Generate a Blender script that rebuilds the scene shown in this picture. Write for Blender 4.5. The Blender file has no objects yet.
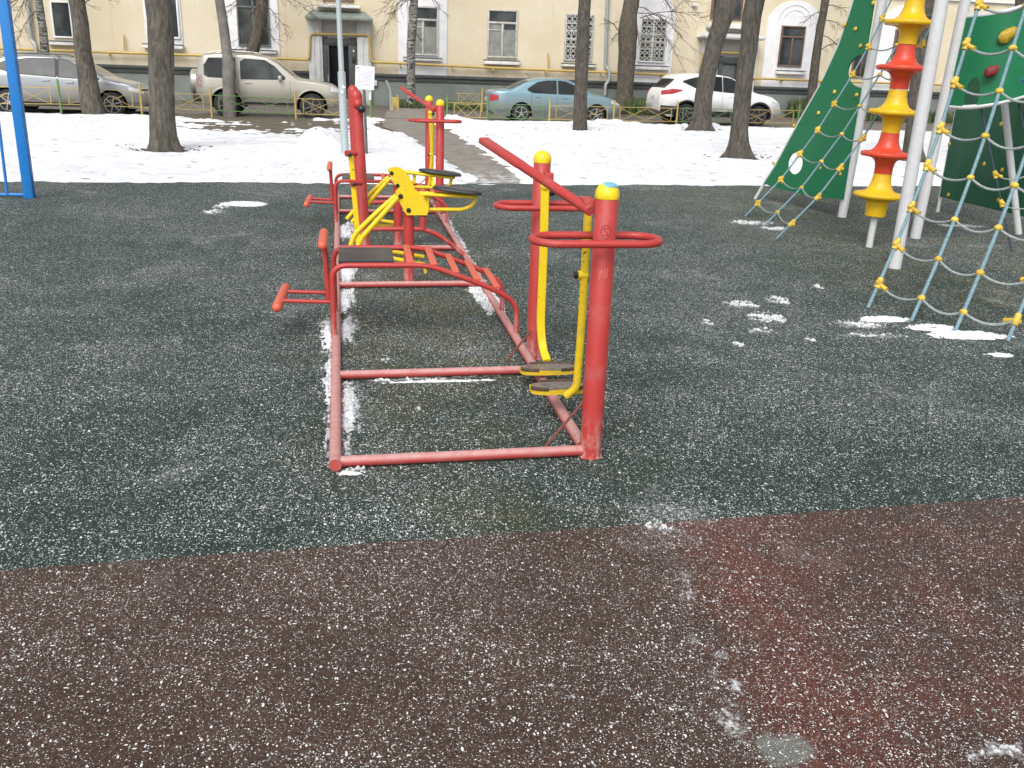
import bpy, bmesh, math, random
from mathutils import Vector, Matrix, noise
random.seed(7)
R = math.radians
scene = bpy.context.scene
C = scene.collection

# ------------------------------------------------------------------ camera
CAM_H, FPX = 1.55, 908.0
TH, PSI, RHO = math.atan(314.3/908), R(10.4), 0.035
FW = Vector((math.sin(PSI)*math.cos(TH), math.cos(PSI)*math.cos(TH), -math.sin(TH)))
R0 = Vector((math.cos(PSI), -math.sin(PSI), 0)); U0 = R0.cross(FW)
RT = R0*math.cos(RHO) + U0*math.sin(RHO); UP = U0*math.cos(RHO) - R0*math.sin(RHO)
CP = Vector((0, 0, CAM_H))
def ray(x, y): return FW + RT*((x-512)/FPX) - UP*((y-384)/FPX)
def G(x, y, z=0.0):                       # surveyed point on the level z
    d = ray(x, y); return CP + d*((z-CAM_H)/d.z)
def P(x, y, Y):                           # surveyed point at the distance Y
    d = ray(x, y); return CP + d*(Y/d.y)
cam = bpy.data.cameras.new('camera'); co = bpy.data.objects.new('camera', cam); C.objects.link(co)
cam.sensor_width = 36; cam.lens = FPX/1024*36; cam.clip_end = 2000; cam.clip_start = .05
m = Matrix((RT, UP, -FW)).transposed().to_4x4(); m.translation = CP; co.matrix_world = m
scene.camera = co

# ------------------------------------------------------------------ materials
def mat(name): 
    m = bpy.data.materials.new(name); m.use_nodes = True
    nt = m.node_tree; b = nt.nodes['Principled BSDF']
    return m, nt, b
class N:                                   # terse node graph
    def __init__(s, nt): s.nt = nt; s.tc = None
    def node(s, t, **k):
        n = s.nt.nodes.new(t)
        for a, v in k.items(): setattr(n, a, v)
        return n
    def lk(s, a, b): s.nt.links.new(a, b)
    def put(s, sock, v):
        if hasattr(v, 'links') or isinstance(v, bpy.types.NodeSocket): s.lk(v, sock)
        else: sock.default_value = v
    def obj(s):
        if not s.tc: s.tc = s.node('ShaderNodeNewGeometry').outputs['Position']
        return s.tc
    def local(s): return s.node('ShaderNodeTexCoord').outputs['Object']
    def mapping(s, v, scale=(1,1,1), rot=(0,0,0), loc=(0,0,0)):
        n = s.node('ShaderNodeMapping'); s.lk(v, n.inputs[0]); n.inputs['Scale'].default_value = scale
        n.inputs['Rotation'].default_value = rot; n.inputs['Location'].default_value = loc; return n.outputs[0]
    def noise(s, scale, detail=4, rough=.55, v=None, dist=0):
        n = s.node('ShaderNodeTexNoise'); s.lk(v or s.obj(), n.inputs['Vector'])
        n.inputs['Scale'].default_value = scale; n.inputs['Detail'].default_value = detail
        n.inputs['Roughness'].default_value = rough; n.inputs['Distortion'].default_value = dist
        return n.outputs['Fac']
    def voro(s, scale, v=None, feature='F1', rnd=1):
        n = s.node('ShaderNodeTexVoronoi', feature=feature); s.lk(v or s.obj(), n.inputs['Vector'])
        n.inputs['Scale'].default_value = scale; n.inputs['Randomness'].default_value = rnd; return n
    def math(s, op, a, b=0.0, c=None, clamp=False):
        n = s.node('ShaderNodeMath', operation=op, use_clamp=clamp); s.put(n.inputs[0], a); s.put(n.inputs[1], b)
        if c is not None: s.put(n.inputs[2], c)
        return n.outputs[0]
    def rng(s, v, a, b, c=0.0, d=1.0, smooth=True):
        n = s.node('ShaderNodeMapRange'); n.interpolation_type = 'SMOOTHSTEP' if smooth else 'LINEAR'
        s.put(n.inputs[0], v); n.inputs[1].default_value = a; n.inputs[2].default_value = b
        n.inputs[3].default_value = c; n.inputs[4].default_value = d; return n.outputs[0]
    def mix(s, f, a, b, t='MIX'):
        n = s.node('ShaderNodeMix', data_type='RGBA', blend_type=t); s.put(n.inputs[0], f)
        for i, v in ((6, a), (7, b)):
            if isinstance(v, tuple): n.inputs[i].default_value = (*v[:3], 1)
            else: s.lk(v, n.inputs[i])
        return n.outputs[2]
    def sep(s, v):
        n = s.node('ShaderNodeSeparateXYZ'); s.lk(v, n.inputs[0]); return n.outputs
    def bump(s, h, strength=.3, dist=.01):
        n = s.node('ShaderNodeBump'); s.lk(h, n.inputs['Height']); n.inputs['Strength'].default_value = strength
        n.inputs['Distance'].default_value = dist; return n.outputs[0]

def painted(name, col, rough=.42, dirt=(.28,.24,.2), amt=.25, scale=9, chips=None, metallic=0, frost=0, scuff=0):
    m, nt, b = mat(name); g = N(nt)
    n1 = g.noise(scale, 6, .65); n2 = g.noise(scale*9, 3, .6)
    f = g.math('MULTIPLY', g.rng(n1, .48, .78), amt)
    c = g.mix(f, col, dirt)
    v = g.rng(n2, .3, .7, .955, 1.045)
    hv = g.node('ShaderNodeHueSaturation'); g.lk(c, hv.inputs['Color']); g.lk(v, hv.inputs['Value']); c = hv.outputs[0]
    if chips:
        k = g.rng(g.noise(scale*3.3, 8, .72), .625, .66)
        c = g.mix(k, c, chips)
    if scuff:
        z = g.sep(g.obj())[2]
        k = g.math('MULTIPLY', g.rng(z, .0, .24, 1, 0), g.rng(g.noise(30, 7, .75, g.mapping(g.obj(), (1,1,.35))), .42, .62))
        c = g.mix(g.math('MULTIPLY', k, scuff), c, (.55,.34,.31))
    if frost:
        nz = g.sep(g.node('ShaderNodeNewGeometry').outputs['Normal'])[2]      # frost and dust settled on what faces up
        k = g.math('MULTIPLY', g.math('MULTIPLY', g.rng(nz, -.15, .75), g.rng(g.noise(22, 8, .75), .25, .65, .45, 1)), frost)
        c = g.mix(k, c, (.50,.30,.285))
        k = g.math('MULTIPLY', g.rng(g.noise(60, 5, .75), .60, .68), .6)
        c = g.mix(k, c, (.20,.10,.08))
    g.lk(c, b.inputs['Base Color']); b.inputs['Metallic'].default_value = metallic
    g.lk(g.rng(n1, .3, .7, rough-.08, rough+.16), b.inputs['Roughness'])
    g.lk(g.bump(n2, .06, .004), b.inputs['Normal'])
    return m
def plain(name, col, rough=.5, metallic=0, var=.15, scale=6):
    m, nt, b = mat(name); g = N(nt)
    n = g.noise(scale, 5, .6)
    hv = g.node('ShaderNodeHueSaturation'); hv.inputs['Color'].default_value = (*col, 1)
    g.lk(g.rng(n, .3, .7, 1-var, 1+var), hv.inputs['Value']); g.lk(hv.outputs[0], b.inputs['Base Color'])
    b.inputs['Roughness'].default_value = rough; b.inputs['Metallic'].default_value = metallic
    return m
def glass(name, col=(.02,.025,.028), rough=.06, var=.5):
    m, nt, b = mat(name); g = N(nt)
    n = g.noise(1.3, 3, .5)
    g.lk(g.mix(g.rng(n, .4, .65, 0, var), col, (.16,.18,.18)), b.inputs['Base Color'])
    b.inputs['Roughness'].default_value = rough; b.inputs['IOR'].default_value = 1.5; b.inputs['Specular IOR Level'].default_value = .26
    return m
M = {}
M['red'] = painted('red_paint', (.425,.040,.035), .42, (.40,.14,.12), .5, 7, chips=(.25,.045,.04), scuff=.8)
M['rail_red'] = painted('worn_red_paint', (.42,.06,.055), .55, (.42,.17,.15), .6, 8, chips=(.13,.07,.05), frost=.92)
M['orange_red'] = painted('sunfaded_red_paint', (.58,.11,.062), .5, (.5,.25,.18), .5, 12, chips=(.3,.08,.05))
M['yellow'] = painted('yellow_paint', (.78,.56,.012), .38, (.45,.33,.06), .3, 9, chips=(.10,.05,.02))
M['worn_yellow'] = painted('chipped_yellow_paint', (.62,.42,.02), .5, (.22,.14,.05), .8, 14, chips=(.05,.03,.02))
M['black'] = plain('black_plastic', (.016,.017,.019), .38, 0, .3, 12)
M['pad'] = plain('weathered_black_pad', (.024,.026,.029), .4, 0, .5, 9)
M['step'] = painted('worn_step_metal', (.17,.145,.13), .38, (.05,.038,.03), .9, 22, chips=(.50,.40,.22))
M['brace_red'] = painted('rusty_dark_red', (.17,.05,.042), .7, (.09,.05,.035), .7, 30)
M['rust'] = painted('rusted_edge', (.07,.045,.03), .7, (.25,.16,.05), .7, 20, chips=(.45,.32,.05))
M['arm_yellow'] = painted('spotted_yellow_paint', (.70,.49,.014), .42, (.35,.25,.05), .5, 12, chips=(.07,.04,.02))
M['cap_yellow'] = plain('yellow_cap_plastic', (.80,.58,.015), .4, 0, .12, 30)
M['cap_blue'] = plain('worn_blue_film', (.16,.42,.56), .5, 0, .2, 60)
M['galv'] = painted('galvanised_steel', (.42,.48,.49), .45, (.3,.33,.34), .35, 5, metallic=.35)
M['white_post'] = painted('white_grey_post_paint', (.60,.61,.62), .42, (.36,.36,.36), .3, 5)
M['blue_paint'] = painted('blue_paint', (.012,.19,.56), .42, (.02,.10,.25), .4, 6)
M['green_panel'] = painted('green_plastic_panel', (.003,.155,.060), .42, (.008,.17,.08), .4, 3)
M['shaded_panel'] = painted('shaded_green_plastic_panel', (.003,.092,.042), .5, (.008,.11,.055), .4, 3)  # green plastic with the shade beneath the curved panel put into its colour
M['rope'] = plain('blue_rope', (.17,.28,.32), .8, 0, .25, 80)
M['grey_rope'] = plain('grey_rope', (.27,.31,.31), .8, 0, .25, 80)
M['dark_rope'] = plain('dark_blue_rope', (.03,.05,.07), .8, 0, .25, 80)
M['clamp'] = plain('yellow_clamp_plastic', (.60,.41,.05), .45, 0, .3, 14)
M['totem_yellow'] = painted('yellow_moulded_plastic', (.80,.50,.010), .3, (.5,.33,.05), .35, 6)
M['totem_red'] = painted('red_moulded_plastic', (.66,.065,.030), .3, (.4,.12,.08), .35, 6)
M['hold_a'] = plain('ochre_hold', (.40,.27,.02), .6, 0, .3, 40)
M['hold_b'] = plain('maroon_hold', (.18,.02,.025), .6, 0, .3, 40)
M['hold_c'] = plain('blue_hold', (.02,.06,.16), .6, 0, .3, 40)
M['paper'] = plain('white_sheet', (.78,.76,.80), .6, 0, .04, 5)
M['ink'] = plain('grey_print', (.35,.34,.42), .7, 0, .1, 5)
M['emblem'] = plain('emblem_print', (.30,.12,.16), .7, 0, .1, 5)
M['dark_metal'] = plain('dark_steel', (.10,.11,.11), .5, .3, .2, 8)
M['graffito'] = plain('scratched_mark', (.27,.034,.031), .6, 0, .2, 40)
M['scratch'] = plain('pale_scratch', (.62,.20,.17), .6, 0, .2, 40)
M['weeds'] = plain('weed_leaves', (.07,.10,.035), .8, 0, .5, 5)
M['fence_yellow'] = painted('fence_yellow_paint', (.43,.325,.10), .65, (.26,.19,.11), .7, 4, chips=(.16,.09,.05))
M['fence_green'] = painted('fence_green_paint', (.11,.235,.075), .6, (.15,.15,.08), .7, 4, chips=(.14,.09,.05))
M['concrete'] = plain('old_concrete', (.165,.152,.137), .9, 0, .25, 5)

def rubber(name, ground, red=False):
    m, nt, b = mat(name); g = N(nt); pos = g.obj(); xyz = g.sep(pos)
    X, Y = xyz[0], xyz[1]
    big = g.noise(.55, 4, .6); mid = g.noise(2.6, 5, .62); fine = g.noise(9, 5, .6)
    gran = g.voro(190); gr = g.sep(gran.outputs['Color'])
    if not red:
        c = g.mix(g.rng(mid, .3, .7), (.0150,.031,.0245), (.0240,.042,.035))
        c = g.mix(g.math('MULTIPLY', g.rng(big, .45, .72), .5), c, (.034,.047,.042))
        # moss growing where feet do not reach: round the rig and the climbing tower
        mo = g.math('MULTIPLY', g.math('SUBTRACT', 1.0, g.math('ABSOLUTE', g.math('DIVIDE', g.math('SUBTRACT', X, .5), 1.0)), clamp=True),
                    g.rng(Y, 2.9, 5.4, .55, 1.0))
        mo2 = g.math('MULTIPLY', g.rng(X, 3.2, 4.6), g.rng(Y, 4.6, 6.2))
        k = g.math('MULTIPLY', g.math('MAXIMUM', mo, g.math('MULTIPLY', mo2, .7)), g.rng(g.noise(1.9, 6, .66), .38, .66))
        c = g.mix(g.math('MULTIPLY', k, 1.0), c, (.062,.061,.016))
        c = g.mix(g.math('MULTIPLY', g.rng(gr[0], .70, 1.0), .55), c, (.070,.098,.088))
        c = g.mix(g.math('MULTIPLY', g.rng(gr[1], .55, 1.0), .75), c, (.008,.013,.011))
    else:
        # seam between two pours, running forward and to the right
        line = g.math('SUBTRACT', X, g.math('MULTIPLY_ADD', g.math('SUBTRACT', Y, 2.25), SEAM[0], SEAM[1]))
        line = g.math('ADD', line, g.math('MULTIPLY', g.math('SUBTRACT', fine, .5), .10))
        side = g.rng(g.math('ADD', line, g.math('MULTIPLY', g.math('SUBTRACT', mid, .5), .35)), -.06, .22)
        strip = g.math('MULTIPLY', side, g.rng(line, .16, .65, 1, 0))
        c = g.mix(g.rng(mid, .3, .7), (.053,.032,.0225), (.075,.046,.033))
        c = g.mix(g.math('MULTIPLY', g.rng(big, .42, .7), .5), c, (.058,.041,.032))
        c2 = g.mix(g.rng(g.noise(3.1, 6, .65), .38, .72), (.058,.036,.027), (.100,.040,.029))
        c = g.mix(side, c, c2)
        c = g.mix(g.math('MULTIPLY', strip, g.rng(fine, .3, .62, .2, .8)), c, (.125,.040,.028))
        c = g.mix(g.math('MULTIPLY', g.rng(gr[0], .70, 1.0), .55), c, (.115,.072,.06))
        c = g.mix(g.math('MULTIPLY', g.rng(gr[1], .55, 1.0), .75), c, (.015,.009,.007))
        # pale repair patch with ragged edge
        px, py = PATCH
        dx = g.math('ABSOLUTE', g.math('SUBTRACT', X, px)); dy = g.math('ABSOLUTE', g.math('SUBTRACT', Y, py))
        dx, dy = g.math('DIVIDE', dx, .080), g.math('DIVIDE', dy, .058)
        d = g.math('SQRT', g.math('ADD', g.math('MULTIPLY', dx, dx), g.math('MULTIPLY', dy, dy)))
        d = g.math('ADD', d, g.math('MULTIPLY', g.math('SUBTRACT', g.noise(24, 7, .75), .5), 2.2))
        k = g.math('MULTIPLY', g.rng(d, .70, 1.15, 1, 0), g.rng(g.noise(60, 4, .7), .3, .6, .5, 1))
        c = g.mix(g.math('MULTIPLY', k, .8), c, g.mix(g.noise(40, 4, .6), (.080,.098,.075), (.25,.275,.26)))
    # grains of snow caught between the granules
    dens = g.math('MULTIPLY', g.math('ADD', g.rng(big, .3, .72, .45, .92), g.rng(mid, .35, .7, -.14, .26)), 1.0)
    def flakes(scale, radius, amount, stretch=(1,1,1), rot=0):
        v = g.mapping(pos, stretch, (0,0,rot))
        vo = g.voro(scale*fs, v); cr = g.sep(vo.outputs['Color'])
        rr = g.math('MULTIPLY', cr[1], radius)
        a = g.math('LESS_THAN', vo.outputs['Distance'], g.math('ADD', rr, radius*.25))
        t = g.math('LESS_THAN', cr[0], g.math('MULTIPLY', dens, amount))
        return g.math('MULTIPLY', a, t)
    q = .80 if red else 1.0; fs = 1.38 if red else 1.08
    s1 = flakes(165, .46, .26*q); s2 = flakes(98, .34, .26*q, (1,.55,1), .6); s3 = flakes(260, .5, .26*q)
    s4 = flakes(52, .20, .16*q*q, (1,.45,1), -.5); s4 = g.math('MAXIMUM', s4, flakes(80, .26, .2*q*q, (.45,1,1), 1.1))
    if red: s3 = g.math('MULTIPLY', s3, .7)
    sp = g.math('MAXIMUM', g.math('MAXIMUM', s1, s2), g.math('MAXIMUM', s3, s4))
    # thin frosty dusting in drifts
    dr = g.math('MULTIPLY', g.rng(g.noise(1.15, 8, .70, dist=.6), .56, .74), g.rng(g.noise(60, 3, .7), .42, .6))
    dr = g.math('MULTIPLY', dr, .42 if not red else .22)
    k = g.math('MAXIMUM', g.math('MULTIPLY', sp, g.rng(g.noise(30, 3, .6), .3, .65, .5, 1.0)), dr)
    if red:
        # snow smear along the seam
        sm = g.math('MULTIPLY', g.rng(g.math('ABSOLUTE', g.math('ADD', line, .015)), .0, .05, 1, 0), g.rng(g.noise(7, 6, .7), .52, .66))
        k = g.math('MAXIMUM', k, g.math('MULTIPLY', g.math('MULTIPLY', sm, g.rng(g.noise(50, 4, .7), .4, .6)), .75))
    c = g.mix(k, c, (.80,.82,.82))
    g.lk(c, b.inputs['Base Color']); g.lk(g.rng(mid, .3, .65, .62, .9), b.inputs['Roughness'])
    b.inputs['Specular IOR Level'].default_value = .22
    h = g.math('ADD', gran.outputs['Distance'], g.math('MULTIPLY', sp, .6))
    g.lk(g.bump(h, .5, .003), b.inputs['Normal'])
    return m
A1, A2 = G(668, 535), G(752, 768)
SEAM = ((A2.x-A1.x)/(A2.y-A1.y), A1.x + (A2.x-A1.x)/(A2.y-A1.y)*(2.25-A1.y))
_p = G(784, 750); PATCH = (_p.x, _p.y)
M['green_rubber'] = rubber('green_rubber_granules', None)
M['red_rubber'] = rubber('red_rubber_granules', None, True)

m, nt, b = mat('snow'); g = N(nt); M['snow'] = m
n1 = g.noise(2.2, 6, .6); n2 = g.noise(11, 6, .65); n3 = g.noise(90, 3, .6)
c = g.mix(g.rng(n1, .35, .7), (.66,.68,.71), (.82,.83,.85))
c = g.mix(g.math('MULTIPLY', g.rng(n2, .55, .68), g.rng(g.noise(.5, 4, .6), .38, .62, .25, .85)), c, (.36,.32,.27))
c = g.mix(g.math('MULTIPLY', g.rng(g.noise(6, 6, .7, g.mapping(g.obj(), (.6,1.4,1))), .62, .70), .6), c, (.22,.18,.14))
sp = g.voro(4.2, g.mapping(g.obj(), (.7,1.3,1))); spc = g.sep(sp.outputs['Color'])
c = g.mix(g.math('MULTIPLY', g.math('LESS_THAN', sp.outputs['Distance'], .17), g.math('MULTIPLY', g.math('LESS_THAN', spc[0], .30), .75)), c, (.13,.10,.075))
g.lk(c, b.inputs['Base Color']); b.inputs['Roughness'].default_value = .7
b.inputs['Subsurface Weight'].default_value = .0
g.lk(g.bump(g.math('ADD', n2, g.math('MULTIPLY', n3, .25)), .5, .03), b.inputs['Normal'])

m, nt, b = mat('lawn_soil'); g = N(nt); M['soil'] = m
n1 = g.noise(3.5, 8, .68); n2 = g.noise(30, 5, .7)
c = g.mix(g.rng(n1, .35, .65), (.085,.068,.048), (.155,.135,.10))
c = g.mix(g.rng(n2, .55, .7, 0, .6), c, (.045,.036,.026))
c = g.mix(g.rng(g.noise(1.2, 5, .6), .52, .68, 0, .5), c, (.075,.085,.035))
g.lk(c, b.inputs['Base Color']); b.inputs['Roughness'].default_value = .95
g.lk(g.bump(n2, .8, .03), b.inputs['Normal'])

m, nt, b = mat('wet_asphalt'); g = N(nt); M['asphalt'] = m
n1 = g.noise(.8, 6, .65); n2 = g.noise(120, 3, .7)
c = g.mix(g.rng(n1, .35, .68), (.075,.066,.058), (.15,.135,.12))
c = g.mix(g.rng(n2, .5, .7, 0, .4), c, (.23,.21,.19))
g.lk(c, b.inputs['Base Color']); g.lk(g.rng(n1, .35, .65, .35, .8), b.inputs['Roughness'])
g.lk(g.bump(n2, .3, .005), b.inputs['Normal'])
m, nt, b = mat('path_asphalt'); g = N(nt); M['path'] = m
n1 = g.noise(1.6, 6, .65); n2 = g.noise(90, 3, .7)
c = g.mix(g.rng(n1, .35, .68), (.150,.130,.107), (.225,.203,.175))
c = g.mix(g.rng(n2, .5, .7, 0, .4), c, (.32,.30,.27))
ys = g.sep(g.obj())[1]
fr = g.math('MULTIPLY', g.rng(ys, 13.0, 15.6, 1, .12), g.rng(g.noise(5, 8, .72, dist=.5), .44, .60))
c = g.mix(g.math('MULTIPLY', fr, .8), c, (.72,.74,.76))
g.lk(c, b.inputs['Base Color']); b.inputs['Roughness'].default_value = .75

def bark(name, a, bcol, sc=1.0, birch=False):
    m, nt, b = mat(name); g = N(nt); pos = g.obj()
    v = g.mapping(pos, (1,1,.28))
    n1 = g.noise(16*sc, 8, .7, v, .6); n2 = g.noise(2, 4, .6); n3 = g.noise(60, 4, .7, v)
    c = g.mix(g.rng(n1, .34, .64), a, bcol)
    c = g.mix(g.rng(n3, .62, .74, 0, .5), c, tuple(min(1, x*2.1) for x in bcol))
    c = g.mix(g.rng(n2, .52, .72, 0, .45), c, (a[0]*1.1, a[1]*1.35, a[2]*.9))
    if birch:
        vb = g.mapping(pos, (1.2,1.2,6)); nb = g.noise(3.2, 6, .7, vb)
        c = g.mix(g.rng(nb, .49, .56), (.33,.32,.295), (.030,.028,.026))
        c = g.mix(g.rng(n2, .42, .66, 0, .65), c, (.13,.12,.105))
        c = g.mix(g.rng(g.noise(5, 5, .7), .56, .62), c, (.026,.024,.022))
    g.lk(c, b.inputs['Base Color']); b.inputs['Roughness'].default_value = .92
    g.lk(g.bump(n1, 1.0, .05), b.inputs['Normal'])
    return m
M['bark'] = bark('grey_bark', (.052,.046,.036), (.145,.129,.105))
M['bark_warm'] = bark('brown_bark', (.052,.043,.033), (.15,.129,.10), 1.3)
M['bark_dark'] = bark('dark_bark', (.042,.037,.030), (.118,.104,.086))
M['birch'] = bark('birch_bark', (.3,.3,.28), (.5,.49,.46), 1, True)
M['twig'] = plain('twig_bark', (.085,.062,.048), .9, 0, .2, 3)

m, nt, b = mat('cream_render'); g = N(nt); M['cream'] = m
n1 = g.noise(.6, 7, .62); n2 = g.noise(5, 6, .7, g.mapping(g.obj(), (1,1,.3)))
c = g.mix(g.rng(n1, .35, .68), (.61,.53,.375), (.66,.595,.455))
c = g.mix(g.rng(n2, .55, .8, 0, .35), c, (.52,.45,.33))
st = g.noise(2.2, 6, .7, g.mapping(g.obj(), (1,1,.07)))
c = g.mix(g.rng(st, .56, .74, 0, .5), c, (.36,.32,.25))
z_ = g.sep(g.obj())[2]
c = g.mix(g.math('MULTIPLY', g.rng(z_, 1.2, 2.1, 1, 0), g.rng(g.noise(1.8, 6, .7), .35, .6, .1, .6)), c, (.40,.34,.25))
c = g.mix(g.math('MULTIPLY', g.math('GREATER_THAN', g.noise(.33, 2, .4), .60), .35), c, (.70,.66,.55))
g.lk(c, b.inputs['Base Color']); b.inputs['Roughness'].default_value = .9
g.lk(g.bump(g.noise(40, 4, .7), .15, .01), b.inputs['Normal'])
m, nt, b = mat('slush'); g = N(nt); M['slush'] = m
n1 = g.noise(120, 5, .75); n2 = g.noise(9, 5, .65)
g.lk(g.mix(g.rng(n2, .35, .65), (.56,.58,.60), (.82,.83,.84)), b.inputs['Base Color']); b.inputs['Roughness'].default_value = .6
hz = g.rng(g.sep(g.obj())[2], .0, .011, .12, 1.0)
g.lk(g.math('MULTIPLY', g.math('MULTIPLY', g.rng(n1, .34, .54), g.rng(n2, .26, .46, .45, 1)), hz), b.inputs['Alpha'])
g.lk(g.bump(n1, .6, .004), b.inputs['Normal'])
M['white_render'] = plain('white_render', (.74,.74,.76), .85, 0, .07, 2)
M['plinth'] = plain('green_grey_plinth_paint', (.17,.19,.175), .8, 0, .15, 1.5)
M['plinth_cap'] = plain('dark_plinth_ledge', (.050,.056,.056), .6, 0, .2, 3)
M['canopy_roof'] = plain('grey_green_sheet_roof', (.21,.25,.23), .5, .1, .15, 4)
M['canopy_soffit'] = plain('grey_soffit', (.42,.42,.40), .8, 0, .1, 3)
M['jamb'] = plain('pale_grey_pilaster', (.52,.53,.52), .8, 0, .1, 3)
M['door_frame'] = plain('dark_grey_door_steel', (.06,.07,.07), .5, .2, .2, 5)
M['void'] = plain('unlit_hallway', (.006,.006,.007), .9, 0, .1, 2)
M['gas'] = painted('yellow_gas_pipe_paint', (.50,.35,.10), .55, (.32,.23,.12), .5, 3)
M['old_frame'] = plain('weathered_window_frame', (.47,.47,.44), .7, 0, .2, 6)
M['white_frame'] = plain('white_window_frame', (.76,.77,.77), .45, 0, .05, 6)
M['brown_frame'] = plain('brown_window_frame', (.15,.09,.065), .6, 0, .2, 6)
M['dark_frame'] = plain('dark_window_frame', (.12,.13,.12), .6, 0, .2, 6)
M['pane'] = glass('window_glass', (.030,.037,.038), .06, .35)
M['curtain'] = plain('net_curtain_behind_glass', (.25,.26,.235), .25, 0, .18, 3)
M['sill'] = plain('white_sill', (.70,.70,.69), .7, 0, .1, 4)
M['lattice'] = plain('pale_window_grille', (.50,.50,.46), .6, 0, .1, 10)
M['pale_pipe'] = painted('grey_downpipe', (.34,.36,.36), .5, (.25,.25,.25), .4, 3, metallic=.2)

def carpaint(name, col, rough=.28, dirt=(.22,.20,.17), metallic=.35):
    m, nt, b = mat(name); g = N(nt)
    z = g.sep(g.obj())[2]
    n1 = g.noise(3, 6, .65)
    # road dirt thrown up along the sills
    k = g.math('MULTIPLY', g.rng(z, .22, .95, 1, 0), g.rng(n1, .3, .65, .5, .92))
    k = g.math('ADD', k, g.math('MULTIPLY', g.rng(n1, .5, .75), .12))
    g.lk(g.mix(k, col, dirt), b.inputs['Base Color'])
    g.lk(g.math('ADD', g.math('MULTIPLY', k, .4), rough), b.inputs['Roughness'])
    b.inputs['Metallic'].default_value = metallic; b.inputs['Coat Weight'].default_value = .4; b.inputs['Coat Roughness'].default_value = .12
    return m
M['silver_car'] = carpaint('silver_car_paint', (.29,.31,.33))
M['beige_car'] = carpaint('beige_car_paint', (.40,.38,.33))
M['blue_car'] = carpaint('pale_blue_car_paint', (.19,.315,.375))
M['white_car'] = carpaint('white_car_paint', (.80,.81,.82), metallic=.0)
M['tyre'] = plain('tyre_rubber', (.022,.022,.022), .85, 0, .3, 8)
M['well'] = plain('wheel_arch_liner', (.008,.008,.008), .95, 0, .1, 5)
M['rim'] = plain('alloy_rim', (.40,.40,.40), .35, .5, .2, 8)
M['dull_rim'] = plain('dirty_alloy_rim', (.15,.145,.14), .55, .3, .25, 8)
M['car_glass'] = glass('car_glass', (.016,.020,.022), .04, .28)
M['tinted'] = glass('tinted_car_glass', (.008,.009,.010), .06, .12)
M['cladding'] = plain('black_car_cladding', (.022,.023,.024), .6, 0, .3, 5)
M['taillight'] = plain('red_tail_lamp', (.36,.025,.035), .2, 0, .1, 10)
M['clear_tail'] = plain('smoky_tail_lamp', (.30,.22,.22), .2, 0, .3, 14)
M['headlight'] = plain('clear_head_lamp', (.62,.64,.66), .12, .2, .2, 20)
M['plate'] = plain('pale_number_plate', (.68,.68,.66), .5, 0, .05, 5)
M['seam'] = plain('panel_gap', (.03,.03,.03), .8, 0, .1, 5)

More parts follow.
